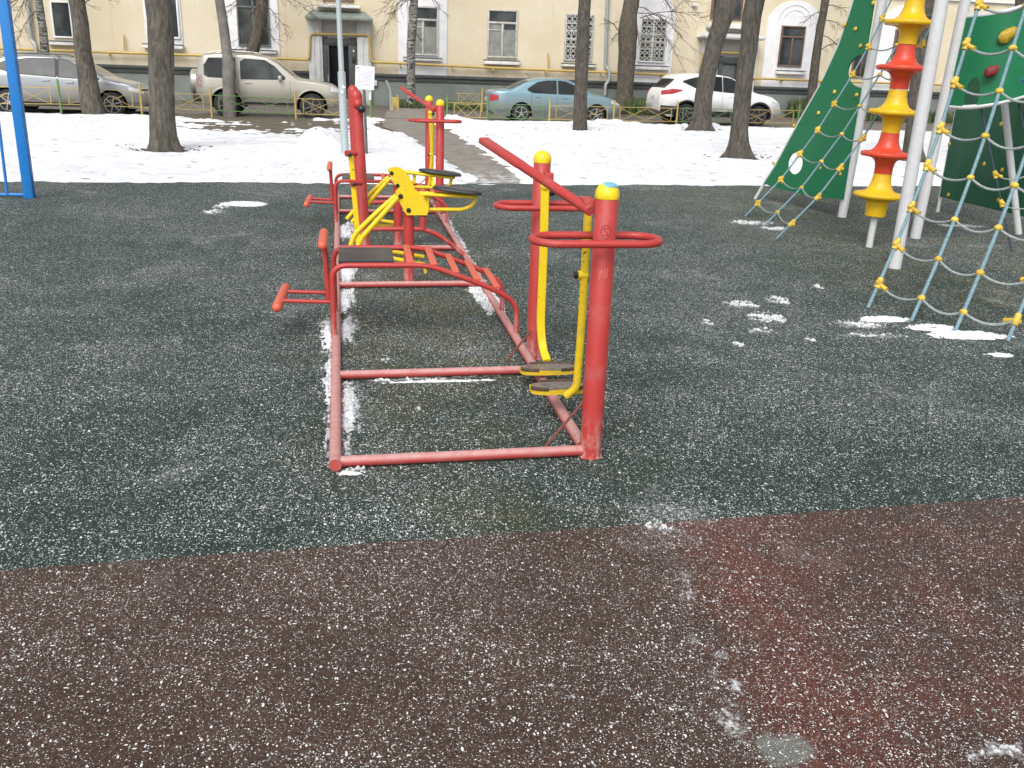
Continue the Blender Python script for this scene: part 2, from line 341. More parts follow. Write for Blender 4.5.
# ------------------------------------------------------------------ mesh builder
class MB:
    def __init__(s): s.v = []; s.f = []
    def add(s, vs, fs):
        o = len(s.v); s.v += [tuple(p) for p in vs]; s.f += [tuple(i+o for i in f) for f in fs]; return s
    def box(s, c, size, rot=None, bev=0.0, seg=2):
        bm = bmesh.new(); bmesh.ops.create_cube(bm, size=1)
        for v in bm.verts: v.co = Vector((v.co.x*size[0], v.co.y*size[1], v.co.z*size[2]))
        if bev: bmesh.ops.bevel(bm, geom=bm.edges[:], offset=bev, segments=seg, affect='EDGES', profile=.5)
        mx = Matrix.Translation(Vector(c)) @ (rot.to_4x4() if rot else Matrix.Identity(4))
        bm.verts.index_update()
        s.add([mx @ v.co for v in bm.verts], [[v.index for v in f.verts] for f in bm.faces]); bm.free(); return s
    def beam(s, a, b, w, h, bev=0.0, up=(0,0,1)):           # box bar from a to b
        a, b = Vector(a), Vector(b); d = b-a; L = d.length; x = d.normalized(); u = Vector(up)
        if abs(x.dot(u)) > .98: u = Vector((0,1,0))
        y = u.cross(x).normalized(); z = x.cross(y)
        return s.box((a+b)/2, (L, w, h), Matrix((x,y,z)).transposed(), bev)
    def tube(s, pts, r, n=12, closed=False, caps=True, dome=0):
        pts = [Vector(p) for p in pts]
        rr = r if isinstance(r, (list, tuple)) else [r]*len(pts)
        k = len(pts); base = len(s.v); t0 = None; nrm = None; rings = []
        for i, p in enumerate(pts):
            if closed: t = (pts[(i+1) % k] - pts[i-1]).normalized()
            else: t = (pts[min(i+1, k-1)] - pts[max(i-1, 0)]).normalized()
            if nrm is None:
                a = Vector((0,0,1)) if abs(t.z) < .9 else Vector((1,0,0))
                nrm = (a - t*a.dot(t)).normalized()
            else:
                nrm = (nrm - t*nrm.dot(t)).normalized()
            bn = t.cross(nrm); rings.append(len(s.v))
            for j in range(n):
                a = 2*math.pi*j/n
                s.v.append(tuple(p + (nrm*math.cos(a) + bn*math.sin(a))*rr[i]))
        m_ = k if closed else k-1
        for i in range(m_):
            a, b = rings[i], rings[(i+1) % k]
            for j in range(n): s.f.append((a+j, a+(j+1) % n, b+(j+1) % n, b+j))
        if caps and not closed:
            s.f.append(tuple(rings[0]+j for j in range(n))[::-1]); s.f.append(tuple(rings[-1]+j for j in range(n)))
        return s
    def strap(s, pts, w, t, side=(1,0,0)):                    # flat bar swept along a path
        pts = [Vector(p) for p in pts]; o = len(s.v); k = len(pts)
        for i, p in enumerate(pts):
            d = (pts[min(i+1,k-1)]-pts[max(i-1,0)]).normalized(); a = Vector(side); a = (a-d*a.dot(d)).normalized(); b = d.cross(a)
            for x, y in ((-1,-.6),(-.8,-1),(.8,-1),(1,-.6),(1,.6),(.8,1),(-.8,1),(-1,.6)): s.v.append(tuple(p+a*w/2*x+b*t/2*y))
        for i in range(k-1):
            for j in range(8): s.f.append((o+i*8+j, o+i*8+(j+1)%8, o+(i+1)*8+(j+1)%8, o+(i+1)*8+j))
        s.f.append(tuple(o+j for j in range(8))[::-1]); s.f.append(tuple(o+(k-1)*8+j for j in range(8)))
        return s
    def capsule(s, a, b, r, n=14):
        a, b = Vector(a), Vector(b); d = (b-a).normalized(); pts, rr = [], []
        for k in range(5):
            t = math.pi/2*k/4; pts.append(a - d*r*.8*math.cos(t) + d*r*.8); rr.append(max(r*math.sin(t), .001))
        for k in range(5):
            t = math.pi/2*k/4; pts.append(b - d*r*.8 + d*r*.8*math.sin(t)); rr.append(max(r*math.cos(t), .001))
        return s.tube(pts, rr, n)
    def lathe(s, base, prof, n=24, axis=(0,0,1), sx=1):
        base = Vector(base); z = Vector(axis).normalized(); x = Vector((1,0,0)) if abs(z.x) < .9 else Vector((0,1,0))
        x = (x - z*x.dot(z)).normalized(); y = z.cross(x); o = len(s.v)
        for (r, h) in prof:
            for j in range(n):
                a = 2*math.pi*j/n; s.v.append(tuple(base + z*h + (x*math.cos(a)+y*math.sin(a))*max(r, .0005)))
        for i in range(len(prof)-1):
            for j in range(n): s.f.append((o+i*n+j, o+i*n+(j+1) % n, o+(i+1)*n+(j+1) % n, o+(i+1)*n+j))
        s.f.append(tuple(o+j for j in range(n))[::-1]); k = o+(len(prof)-1)*n; s.f.append(tuple(k+j for j in range(n)))
        return s
    def ball(s, c, r, n=12, sq=(1,1,1)):
        c = Vector(c); k = max(6, n//2); o = len(s.v)
        for i in range(k+1):
            t = math.pi*i/k
            for j in range(n):
                a = 2*math.pi*j/n
                s.v.append((c.x+r*sq[0]*max(math.sin(t), .01)*math.cos(a), c.y+r*sq[1]*max(math.sin(t), .01)*math.sin(a), c.z-r*sq[2]*math.cos(t)))
        for i in range(k):
            for j in range(n): s.f.append((o+i*n+j, o+i*n+(j+1) % n, o+(i+1)*n+(j+1) % n, o+(i+1)*n+j))
        return s
    def prism(s, poly, a, b):                                # polygon list of Vectors swept from offset a to offset b
        a, b = Vector(a), Vector(b); k = len(poly)
        vs = [Vector(p)+a for p in poly] + [Vector(p)+b for p in poly]
        fs = [tuple(range(k))[::-1], tuple(range(k, 2*k))] + [(i, (i+1) % k, (i+1) % k+k, i+k) for i in range(k)]
        return s.add(vs, fs)
    def build(s, name, m, parent=None, smooth=True, ang=38, origin=None):
        me = bpy.data.meshes.new(name); org = Vector(origin) if origin is not None else Vector((0,0,0))
        if parent is not None: org = WORLD[parent.name]
        elif origin is None and s.v:
            xs = [p[0] for p in s.v]; ys = [p[1] for p in s.v]; zs = [p[2] for p in s.v]
            org = Vector(((min(xs)+max(xs))/2, (min(ys)+max(ys))/2, min(zs)))
        me.from_pydata([tuple(Vector(p)-org) for p in s.v], [], s.f)
        bm = bmesh.new(); bm.from_mesh(me); bmesh.ops.recalc_face_normals(bm, faces=bm.faces[:]); bm.to_mesh(me); bm.free()
        if smooth: me.shade_smooth(); me.set_sharp_from_angle(angle=R(ang))
        me.materials.append(M[m] if isinstance(m, str) else m)
        o = bpy.data.objects.new(name, me); C.objects.link(o)
        if parent is not None: o.parent = parent
        else: o.location = org
        WORLD[o.name] = org.copy()
        return o
WORLD = {}
def tag(o, label, cat, group=None, kind=None):
    o['label'] = label
    if cat: o['category'] = cat
    if group: o['group'] = group
    if kind: o['kind'] = kind
    return o
def thing(name, loc, label, cat, group=None):
    o = bpy.data.objects.new(name, None); C.objects.link(o); o.location = loc; o.empty_display_size = .2
    WORLD[o.name] = Vector(loc); return tag(o, label, cat, group)
def struct(o, label=None):
    o['kind'] = 'structure'
    if label: o['label'] = label
    return o
def fillet(pts, rad, k=6, closed=False):
    pts = [Vector(p) for p in pts]; n = len(pts); out = []
    for i, p in enumerate(pts):
        if not closed and i in (0, n-1): out.append(p); continue
        a, b = pts[i-1], pts[(i+1) % n]; da, db = (a-p), (b-p)
        r_ = min(rad, da.length*.49, db.length*.49); p0 = p+da.normalized()*r_; p1 = p+db.normalized()*r_
        for j in range(k+1):
            t = j/k; out.append(p0*(1-t)**2 + p*2*t*(1-t) + p1*t*t)
    return out
def V(*a): return Vector(a)
XL, XR = -.085, .962
# ------------------------------------------------------------------ setting
def sheet(name, pts, m, z):
    b = MB(); b.add([(x, y, z) for x, y in pts], [tuple(range(len(pts)))]); o = b.build(name, m, smooth=False, origin=(0,0,0)); return struct(o)
B1, B2 = G(0, 570), G(1024, 497); bs = (B2.y-B1.y)/(B2.x-B1.x)
def seam_y(x): return B1.y + (x-B1.x)*bs
def edge_y(x): return 12.94 + .063*x
sheet('ground', [(-400,-300),(500,-300),(500,600),(-400,600)], 'soil', -.09)
wob = [(-30+.5*i) for i in range(52)] + [(-4+.03*i) for i in range(367)] + [(7.5+.5*i) for i in range(46)]
sheet('green_rubber_floor', [(x, seam_y(x)+.010*noise.noise(V(x*5,1,0))+.008*noise.noise(V(x*40,1,0))) for x in wob] + [(x, edge_y(x)+.05*noise.noise(V(x*2.2,7,0))+.02*noise.noise(V(x*9,7,0))) for x in wob[::-1]], 'green_rubber', 0)
sheet('red_rubber_floor', [(-30,-14),(30,-14)] + [(x, seam_y(x)+.010*noise.noise(V(x*5,1,0))+.008*noise.noise(V(x*40,1,0))) for x in wob[::-1]], 'red_rubber', 0)
sheet('lawn_soil', [(-40, edge_y(-40)-.3),(60, edge_y(60)-.3),(60,29.9),(-40,29.2)], 'soil', -.03)
sheet('road', [(-60,29.0),(80,29.6),(80,37.2),(-60,36.6)], 'asphalt', -.06)
kb = MB(); kb.box((10,29.55,-.03), (100,.12,.10), Matrix.Rotation(.006,3,'Z'), .02); struct(kb.build('kerb','concrete'))
pth = [G(470,184),G(528,185),G(485,150),G(460,137),G(442,127),G(436,116),G(440,103),G(398,103),G(386,112),G(383,126),G(405,135),G(440,157)]
sheet('path', [(p.x, p.y) for p in pth], 'path', -.012)
PTH = [(p.x, p.y) for p in pth]
def in_poly(x, y, poly):
    c = False; j = len(poly)-1
    for i in range(len(poly)):
        xi, yi = poly[i]; xj, yj = poly[j]
        if (yi > y) != (yj > y) and x < (xj-xi)*(y-yi)/(yj-yi)+xi: c = not c
        j = i
    return c
def path_edges(y):
    xs = []
    for i in range(len(PTH)):
        (x0,y0),(x1,y1) = PTH[i-1], PTH[i]
        if (y0 > y) != (y1 > y): xs.append(x0+(x1-x0)*(y-y0)/(y1-y0))
    return (min(xs), max(xs)) if len(xs) > 1 else None
TREES_AT = []
def snow_h(x, y):
    h = .052 + .026*noise.noise(V(x*.5,y*.5,3)) + .022*noise.noise(V(x*1.7,y*1.7,5)) + .020*noise.noise(V(x*4.3,y*4.3,9)) + .010*noise.noise(V(x*11,y*11,2))
    # worn and thawed ground near the parked off-roader and along the fence
    d = ((x+1.7)/2.5)**2 + ((y-25.2)/3.0)**2
    h -= .155*math.exp(-d*.7)*(1+.9*noise.noise(V(x*1.6,y*2.8,12))+.5*noise.noise(V(x*5,y*5,12)))
    d = ((x+3.4)/1.3)**2 + ((y-28.6)/1.4)**2; h -= .12*math.exp(-d)
    h -= max(0, (y-((28.6 if x > -1 else 27.0)+.02*x+.5*noise.noise(V(x*.6,2,1)))))*.16*(1+.8*noise.noise(V(x*2,y*3,2)))
    if y > 17: h -= min(1, (y-17)/7)*max(0, noise.noise(V(x*.9+3, y*1.7, 21))+.35*noise.noise(V(x*4, y*6, 22))-.12)*.24
    e = path_edges(y)
    if e:
        w = .26*noise.noise(V(x*2,y*2,4))+.10*noise.noise(V(x*7,y*7,4))
        if y < 14.6: e = (e[0]+.15, e[1])
        k = min(x-e[0], e[1]-x) + w
        if k > -.22: h -= (k+.22)*.30
        elif k > -.9: h += .05*(1-abs(k+.5)/.4) if k > -.9 and abs(k+.5) < .4 else 0
    h -= max(0, .25-(y-edge_y(x)-.06*noise.noise(V(x*3,0,8))))*.16
    for tx, ty in TREES_AT:
        d = math.hypot(x-tx, y-ty)
        if d < .75: h -= (.75-d)*.16
    # shovelled heap beside the lamp post, and a bank by the path
    d = ((x+.50)/.42)**2 + ((y-17.95)/.55)**2
    h += .31*math.exp(-d*d*.7)*(1+.5*noise.noise(V(x*2.6,y*2.6,1))+.28*noise.noise(V(x*6,y*6,4))) + (.05*noise.noise(V(x*7,y*7,6)) if d < 1.4 else 0)
    d = ((x-2.6)/.9)**2 + ((y-27.6)/.7)**2; h += .18*math.exp(-d)*(1+.8*noise.noise(V(x*4,y*4,1)))
    d = ((x-8.0)/1.2)**2 + ((y-28.3)/.5)**2; h += .12*math.exp(-d)*(1+.8*noise.noise(V(x*4,y*4,1)))
    d = ((x-10.7)/1.0)**2 + ((y-27.5)/.6)**2; h += .12*math.exp(-d)*(1+.8*noise.noise(V(x*4,y*4,1)))
    d = ((x+5.2)/2.0)**2 + ((y-26.4)/.5)**2; h += .07*math.exp(-d)
    return h

# trees first, for the bare rings round their feet; (label, distance, [(x, y, width) up the trunk], bark)
TR = [
 ('mature grey trunk leaning left in front of the silver car', 26.9, [(95,116,25),(92,106,21),(87.5,80,19),(83,52,17),(80.5,25,16.5),(76.5,0,16),(71,-30,15)], 'bark'),
 ('thick straight grey trunk standing nearest on the snowy lawn', 17.2, [(165,152,29.5),(164,144,28),(162,110,26),(161,60,25.5),(160,20,26.5),(158,0,27),(156,-40,26)], 'bark'),
 ('brown trunk leaning right behind the beige off-roader', 37.3, [(233,104,14),(247,70,14),(253,50,13),(259,30,13),(262,8,12),(263,-15,12)], 'bark_warm'),
 ('straight slim dark trunk in front of the pale blue sedan', 25.6, [(580,132,17),(580,122,15),(580.5,100,14.2),(582,60,14),(583.5,25,13.8),(585,0,13.5),(586,-30,13)], 'bark_dark'),
 ('knobbly brown trunk growing against the facade between two latticed windows', 38.3, [(622,108,20),(624,100,18),(626,80,17.5),(627,55,19),(628,30,20),(629,15,17),(632,0,16),(640,-30,15)], 'bark_warm'),
 ('dark bent trunk leaning right before the white car doors', 26.6, [(700,131,24),(701.5,120,20),(704,95,18),(709,66,17.5),(716,40,18),(723,18,20),(728,0,23),(736,-30,22)], 'bark_dark'),
 ('dark trunk with flared roots nearest in front of the white car', 17.8, [(738,160,27),(739,151,22),(739.5,130,18.5),(743,95,17.5),(748,50,18.5),(752,15,20),(755,0,21),(760,-30,20)], 'bark_dark'),
 ('slender dark trunk between the arched window and the green climbing wall', 38.2, [(810,104,11),(811.5,97,9.5),(815,65,9),(820,30,8.5),(825.5,0,8),(831,-30,7.5)], 'bark_dark'),
 ('dark trunk behind the stacked red and yellow plastic climber', 17.9, [(912,166,24),(913,150,20),(917,110,18.5),(922,60,18),(927,10,18),(930,-30,17)], 'bark_dark'),
 ('brown trunk at the right edge behind the rope net', 17.4, [(1020,180,34),(1020.5,165,27),(1022,120,24),(1025,60,24),(1028,0,24),(1030,-30,23)], 'bark_warm'),
 ('pale birch with black patches beside the leftmost drainpipe', 38.0, [(48,100,9),(46,60,8.5),(43,30,8.5),(39,5,8),(36,-20,8)], 'birch'),
 ('birch with dark knots in front of the white panelled window right of the door', 37.6, [(410.5,107,11.5),(411,95,9.5),(411,70,9),(411,45,9),(413,20,9),(414,0,8.5),(415,-30,8)], 'birch'),
]
for lab, Y, tr, bk in TR:
    p = P(tr[0][0], tr[0][1], Y); TREES_AT.append((p.x, p.y))
NX, NY = 560, 250
X0, X1, Y0, Y1 = -12.0, 21.0, 12.0, 29.7
sv, sf, idx = [], [], {}
hs = [[0]*(NX+1) for _ in range(NY+1)]
for j in range(NY+1):
    t = j/NY; y = Y0 + (Y1-Y0)*t
    for i in range(NX+1):
        x = X0 + (X1-X0)*i/NX
        hs[j][i] = snow_h(x, y) if y > edge_y(x)-.15 else -.05
for j in range(NY):
    for i in range(NX):
        q = ((i,j),(i+1,j),(i+1,j+1),(i,j+1))
        if max(hs[b][a] for a, b in q) <= -.02: continue
        f = []
        for a, b in q:
            if (a,b) not in idx:
                idx[(a,b)] = len(sv); sv.append((X0+(X1-X0)*a/NX, Y0+(Y1-Y0)*b/NY, max(hs[b][a], -.05)))
            f.append(idx[(a,b)])
        sf.append(tuple(f))
sn = MB(); sn.v, sn.f = sv, sf
struct(sn.build('snow_lawn', 'snow', origin=(0,0,0), ang=80))
# coarse snow beyond the sides
for nm, x0, x1 in (('snow_field',-60,X0+.02),('snow_field',X1-.02,80)):
    b = MB(); n_ = 60; o_ = 0
    for j in range(31):
        for i in range(n_+1):
            x = x0+(x1-x0)*i/n_; y = edge_y(x)+ (29.0-edge_y(x))*j/30
            b.v.append((x, y, -.03+.06*(1 if 0 < j < 30 else 0)+.02*noise.noise(V(x,y,0))))
    for j in range(30):
        for i in range(n_): a = j*(n_+1)+i; b.f.append((a,a+1,a+n_+2,a+n_+1))
    struct(b.build(nm, 'snow', origin=(0,0,0), ang=80))

# melting leftovers of snow on the rubber
sp = MB(); rs = random.Random(3)
def snow_patch(cx, cy, rx, ry, h=.018, rot=0, seed=0, rough=.8):
    n_ = 56; ids = {}; H_ = {}
    ca, sa = math.cos(rot), math.sin(rot)
    for j in range(n_+1):
        for i in range(n_+1):
            u, w = (i/n_*2-1)*1.35, (j/n_*2-1)*1.35
            x, y = cx + u*rx*ca - w*ry*sa, cy + u*rx*sa + w*ry*ca
            H_[i,j] = (x, y, h*(.72*(1 - (u*u+w*w)) + .8*rough*noise.noise(V(u*1.6+seed*3.1, w*1.6, seed)) + .8*rough*noise.noise(V(x*28,y*28,seed)) + 1.0*rough*noise.noise(V(x*70,y*70,seed)) - .06))
    for j in range(n_):
        for i in range(n_):
            q = ((i,j),(i+1,j),(i+1,j+1),(i,j+1))
            if max(H_[k][2] for k in q) <= .001: continue
            f = []
            for k in q:
                if k not in ids: ids[k] = len(sp.v); x, y, z = H_[k]; sp.v.append((x, y, max(z, -.004)))
                f.append(ids[k])
            sp.f.append(tuple(f))
def patch_px(x, y, wx, wy, **k):
    c = G(x, y); e = G(x+wx, y); t = G(x, y-wy)
    snow_patch(c.x, c.y, (e-c).length, (t-c).length, rot=math.atan2(e.y-c.y, e.x-c.x), **k)
for k, (x, y, wx, wy, h) in enumerate([(222,207,7,1.5,.012),(214,212,10,2,.01),
    (355,470,13,2.2,.016),(420,380,26,1.2,.010),(385,381,14,1.2,.010),(418,409,3,2,.010),(386,361,4,2,.010),
    (660,528,16,4,.012),(741,305,15,3,.014),(768,318,17,4,.014),(780,301,9,2.5,.014),(760,331,12,2,.010),(708,323,7,2.5,.010),(738,345,5,2,.012),(810,340,5,2,.012),(819,288,4,1.5,.02),(845,322,10,2,.008),
    (860,325,24,3,.010),(877,336,28,2,.008),(600,372,4,1.5,.01),
    (750,223,20,2,.016),(775,229,12,1.6,.016),(960,226,22,1.2,.010),(720,655,8,5,.004),(735,685,7,8,.005),
    (1005,750,18,7,.006),(975,755,10,5,.006),(570,697,5,2,.006)]):
    patch_px(x, y, wx, wy, h=h, seed=k*1.7+.3, rough=.9 if h > .015 else 1.3)
for k, (x, y, rx, ry, h) in enumerate([(XL-.055,5.35,.075,.38,.012),(XL+.055,5.5,.07,.34,.012),(XL-.045,4.55,.05,.44,.012),(XL-.035,3.95,.025,.38,.012),(XL+.055,4.15,.06,.37,.012),(XL+.04,3.7,.02,.25,.01),
    (XL+.06,7.4,.06,.6,.025),(XL+.07,9.0,.07,.5,.025),(XL+.05,6.3,.05,.25,.02),(XR+.03,7.2,.035,.7,.012),(XR+.04,8.4,.04,.6,.012),(XR+.05,9.6,.05,.7,.014),(XR-.05,6.2,.05,.35,.026),
    (.45,4.555,.32,.022,.010),(.2,10.3,.3,.05,.012)]):
    snow_patch(x, y, rx, ry, h=h, seed=k*2.3+.7, rough=1.1)
strip = MB(); thin = sp; sp = strip
for k, (x, y, wx, wy, h) in enumerate([(884,319.5,27,2.6,.020),(932,328,24,3.0,.022),(968,335.5,40,3.4,.026),(484,290.5,17,4.5,.022),(498,304,5,9,.022),(999,355,13,1.8,.014),(243,204,24,2.6,.014)]):
    patch_px(x, y, wx, wy, h=h, seed=k*1.3+9.1, rough=.42)
for k, (x, y, rx, ry, h) in enumerate([(XL-.06,5.33,.05,.27,.02),(XL+.045,5.5,.042,.24,.018),(XL-.045,4.55,.030,.36,.014),(XL+.05,4.12,.038,.30,.016),(XL+.02,6.2,.05,.3,.018),(XL+.02,7.2,.06,.5,.02),(XL+.0,9.0,.06,.4,.02),(.42,4.475,.30,.018,.010),(-.02,3.375,.055,.018,.010)]):
    snow_patch(x, y, rx, ry, h=h, seed=k*2.3+.7, rough=.62)
tag(sp.build('snow_strip', 'snow', origin=(0,0,0), ang=80), 'solid snow strips along the foot of the rope net and the rig rails', 'snow patches', kind='stuff')
sp = thin
tag(sp.build('snow_patches', 'slush', origin=(0,0,0), ang=80), 'thin melting snow patches left on the rubber floor', 'snow patches', kind='stuff')

# ------------------------------------------------------------------ exercise rig

rig = thing('exercise_rig', (.44, 7.4, 0), 'long red and yellow exercise rig with benches, posts and saddles on the dark rubber', 'exercise rig')
YE = 11.45
for x, ys in ((XL, 3.40), (XR, 3.50)):
    MB().tube([(x, ys, .026), (x-(.066 if x < 0 else 0), YE, .026)], .026, 14).build('ground_rail', 'rail_red', rig)
for y in (3.435, 4.535, 6.60, 8.02, 10.15, 11.30):
    MB().tube([(XL+.02-(y-3.4)*.008, y, .027), (XR-.012, y+.02, .027)], .0225, 12).build('crossbar', 'rail_red', rig)
for a, b in ((P(545,447,3.47), P(583,402,3.47)), (P(505,362,4.60), P(531,331,4.78))):
    MB().tube([a, b], .0065, 8).build('brace', 'brace_red', rig)
for y in (10.25, 11.38):
    MB().tube([(.72, y, .04), (.93, y+.02, .26)], .008, 8).build('brace', 'rail_red', rig)

def walker_post(x, y, h=1.10, marks=False, blue=False):
    b = MB(); b.lathe((x, y, 0), [(.050,0),(.050,.004),(.0455,.006),(.0455,h),(.044,h+.002)], 28)
    p = b.build('walker_post', 'red', rig)
    c = MB(); c.lathe((x, y, h), [(.0470,-.004),(.0480,.0),(.0480,.012),(.0462,.024),(.041,.037),(.031,.049),(.017,.056),(.003,.058)], 28); c.build('cap', 'cap_yellow', p)
    if blue:
        c = MB(); c.lathe((x+.004, y, h), [(.0372,.0425),(.0380,.0440),(.032,.0505),(.0175,.0575),(.003,.0595)], 20); c.build('worn_film', 'cap_blue', p)
    return p
def handle_loop(p, x, y, z, l=.255, rr=.098, r=.0158):
    pts = [V(x-l+rr, y-rr, z), V(x+l-rr, y-rr, z)]
    pts = []
    for k in range(13):
        a = -math.pi/2 + math.pi*k/12; pts.append(V(x+l-rr+rr*math.cos(a), y+rr*math.sin(a), z))
    for k in range(13):
        a = math.pi/2 + math.pi*k/12; pts.append(V(x-l+rr+rr*math.cos(a), y+rr*math.sin(a), z))
    MB().tube(pts, r, 12, closed=True).build('handle_loop', 'red', p)

def air_walker(y1, y2, x1, x2, h, inward, detail):
    """two posts with loop handles, a leaning bar, and two hanging footplates"""
    p1 = walker_post(x1, y1, h, blue=detail); p2 = walker_post(x2, y2, h)
    handle_loop(p1, x1-.033, y1, h-.165); handle_loop(p2, x2+.012, y2, h-.232)
    s1 = V(x1-.06, y1+.01, h-.055)
    lean = V(-.312, .84, .200)
    b = MB(); n_ = lean.normalized(); e = s1 + lean
    b.tube([s1, s1+lean*.62], .0205, 14); b.build('leaning_bar', 'red', p1)
    q = MB(); q.beam(s1+lean*.60, e, .050, .030, .008); q.build('bar_grip', 'red', p1)
    # brackets that carry the swing axles
    for p, x, y, sg in ((p1, x1-.062, y1+.07, 1), (p2, x2+.022, y2-.06, -1)):
        MB().box((x, y, h-.035 if sg > 0 else h-.105), (.045, .09, .05 if sg > 0 else .115), None, .006).build('bracket', 'red', p)
        if sg < 0: MB().ball((x+.012, y-.055, h-.142), .025, 14).build('knob', 'black', p)
    # far arm hangs before the second post, near arm behind the first
    ya, yb = y2-.27, y1+.30
    zt = h-.13
    xa = P(543,188,ya).x if detail else x2-.01
    arm = [V(xa, ya, zt), V(xa+.02, ya, zt-.3), V(xa+.028, ya, .30), V(xa+.04, ya-.03, .20), V(xa+.035, ya-.11, .165)]
    if detail: arm = [P(545,186,ya), P(543.5,250,ya), P(540.5,325,ya), P(542.5,348,ya-.02), P(547,361,ya-.12)]
    ar = MB(); ar.strap(fillet(arm, .10), .043, .022)
    a1 = ar.build('swing_arm', 'yellow', rig)
    MB().ball(arm[0]+V(0,-.005,0), .026, 12, (1,.6,1)).build('axle_boss', 'yellow', a1)
    arm2 = [V(x1-.05, yb, zt-.02), V(x1-.06, yb, .62), V(x1-.08, yb, .33), V(x1-.10, yb, .20), V(x1-.16, yb+.02, .18)]
    if detail: arm2 = [P(588,213,yb), P(584.5,275,yb), P(580.5,340,yb), P(576.5,388,yb), P(566,396,yb+.02)]
    ar = MB(); pts = fillet(arm2, .07); ar.tube(pts, .0185, 12)
    a2 = ar.build('swing_arm', 'arm_yellow' if detail else 'yellow', rig)
    c = arm2[1]
    MB().tube([c+V(.012,-.0,0), c+V(-.03,-.0,0)], .020, 12).build('stop_sleeve', 'yellow', a2)
    MB().tube([c+V(-.03,-.0,0), c+V(-.046,0,0)], .016, 12).build('stop_buffer', 'black', a2)
    for a, c in ((a1, P(548,367,y2-.47) if detail else V(x1-.05, y2-.42, .15)), (a2, P(557,385.5,y1+.42) if detail else V(x1-.10, y1+.45, .15))):
        L, W_ = (.148 if a is a1 else .128), .058
        out = []
        for k in range(28):
            t = 2*math.pi*k/28; cx, cy = math.cos(t), math.sin(t)
            out.append(V(c.x+L*math.copysign(abs(cx)**.62, cx), c.y+W_*math.copysign(abs(cy)**.62, cy), c.z))
        f = MB(); f.prism(out, (0,0,-.026), (0,0,-.004)); fp = f.build('footplate', 'worn_yellow', a)
        t = MB(); t.prism([V(c.x+(p.x-c.x)*(.93+.10*noise.noise(p*55)), c.y+(p.y-c.y)*(.86+.22*noise.noise(p*48)), c.z) for p in out], (0,0,-.003), (0,0,.003)); t.build('tread', 'step', fp)
        for k0, k1 in ((2,9),(15,20),(22,26)):
            r = MB(); r.strap([p+V(0,0,.002) for p in out[k0:k1+1]], .018, .006, side=(0,0,1)); r.build('rim_strip', 'rust', fp)
    return p1, p2
w1, w2 = air_walker(3.46, 4.85, .985, 1.012, 1.092, 1, True)
# scratched round mark and scribble on the nearest post (weathered, unreadable)
def on_post(b, x, y, r, pts, rad):
    b.tube([V(x + r*math.sin(a), y - r*math.cos(a), z) for a, z in pts], rad, 6)
fwd = math.atan2(.985, 3.46)*-1
b = MB(); zc = .965; 
on_post(b, .985, 3.46, .0455, [(fwd+.10+.40*math.cos(t), zc+.027*math.sin(t)) for t in [2*math.pi*k/28 for k in range(29)]], .0014)
on_post(b, .985, 3.46, .0455, [(fwd+.10+u*.35, zc+w*.025) for u, w in ((.6,.55),(-.1,.6),(-.5,.25),(0,0),(.5,-.25),(.1,-.6),(-.6,-.5))], .0016)
on_post(b, .985, 3.46, .0455, [(fwd+.10+u*.35, zc+w*.025) for u, w in ((-.7,.7),(.7,-.7))], .0014)
b.build('scratched_mark', 'graffito', w1)
b = MB()
on_post(b, .985, 3.46, .0455, [(fwd+.1+u*.42, .80+w*.03) for u, w in ((-.9,.6),(-.8,-.7),(-.6,-.8),(-.5,.5),(-.3,.6),(-.2,-.6),(.1,-.5),(.15,.7),(.4,.6),(.45,-.7),(.8,-.5),(.9,.7))], .0011)
b.build('scratched_scribble', 'scratch', w1)

def sit_up_bench(y1, y2, zf):
    xl, xr = XL-.012-(y1-3.4)*.008, XR+.006
    f = MB()
    for y in (y1, y2):
        f.tube(fillet([V(xl, y, .03), V(xl, y, .462*zf), V(.44, y, .462*zf), V(.80, y, .33*zf), V(xr, y, .235*zf), V(xr, y, .03)], .085, 7), .0165, 12)
    bench = f.build('sit_up_bench', 'red', rig)
    s = MB(); s.box((.085, (y1+y2)/2-.02, .462*zf+.004), (.32, (y2-y1)-.14, .032), None, .006); s.build('seat_pad', 'pad', bench, smooth=False)
    for x, z in ((.335,.470),(.47,.462),(.60,.415),(.725,.372),(.845,.322)):
        r = MB(); r.beam((x, y1, z*zf+.006), (x+.005, y2, z*zf+.006), .042, .012, .004); r.build('rung', 'orange_red', bench)
    yc = (y1+y2)/2
    st = MB(); st.tube([(xl-.03, yc-.05, .20), (xl-.045, yc-.05, .55)], .017, 12); up_ = st.build('foot_support', 'red', bench)
    MB().capsule((xl-.05, yc-.24, .565), (xl-.05, yc+.19, .575), .027).build('shin_roller', 'orange_red', up_)
    for dy in (-.05-.11, .07):
        MB().tube([(xl-.02, yc+dy, .222), (-.415, yc+dy, .232)], .0125, 10).build('support_tube', 'red', up_)
    MB().capsule((-.430, yc-.28, .215), (-.405, yc+.20, .232), .029).build('heel_roller', 'orange_red', up_)
    cb = MB(); cb.tube([(xl, y1, .235), (xl, y2, .235)], .0145, 10); cb.build('end_tie', 'red', bench)
    return bench
sit_up_bench(5.20, 5.74, 1.0)
sit_up_bench(9.28, 9.84, .985)

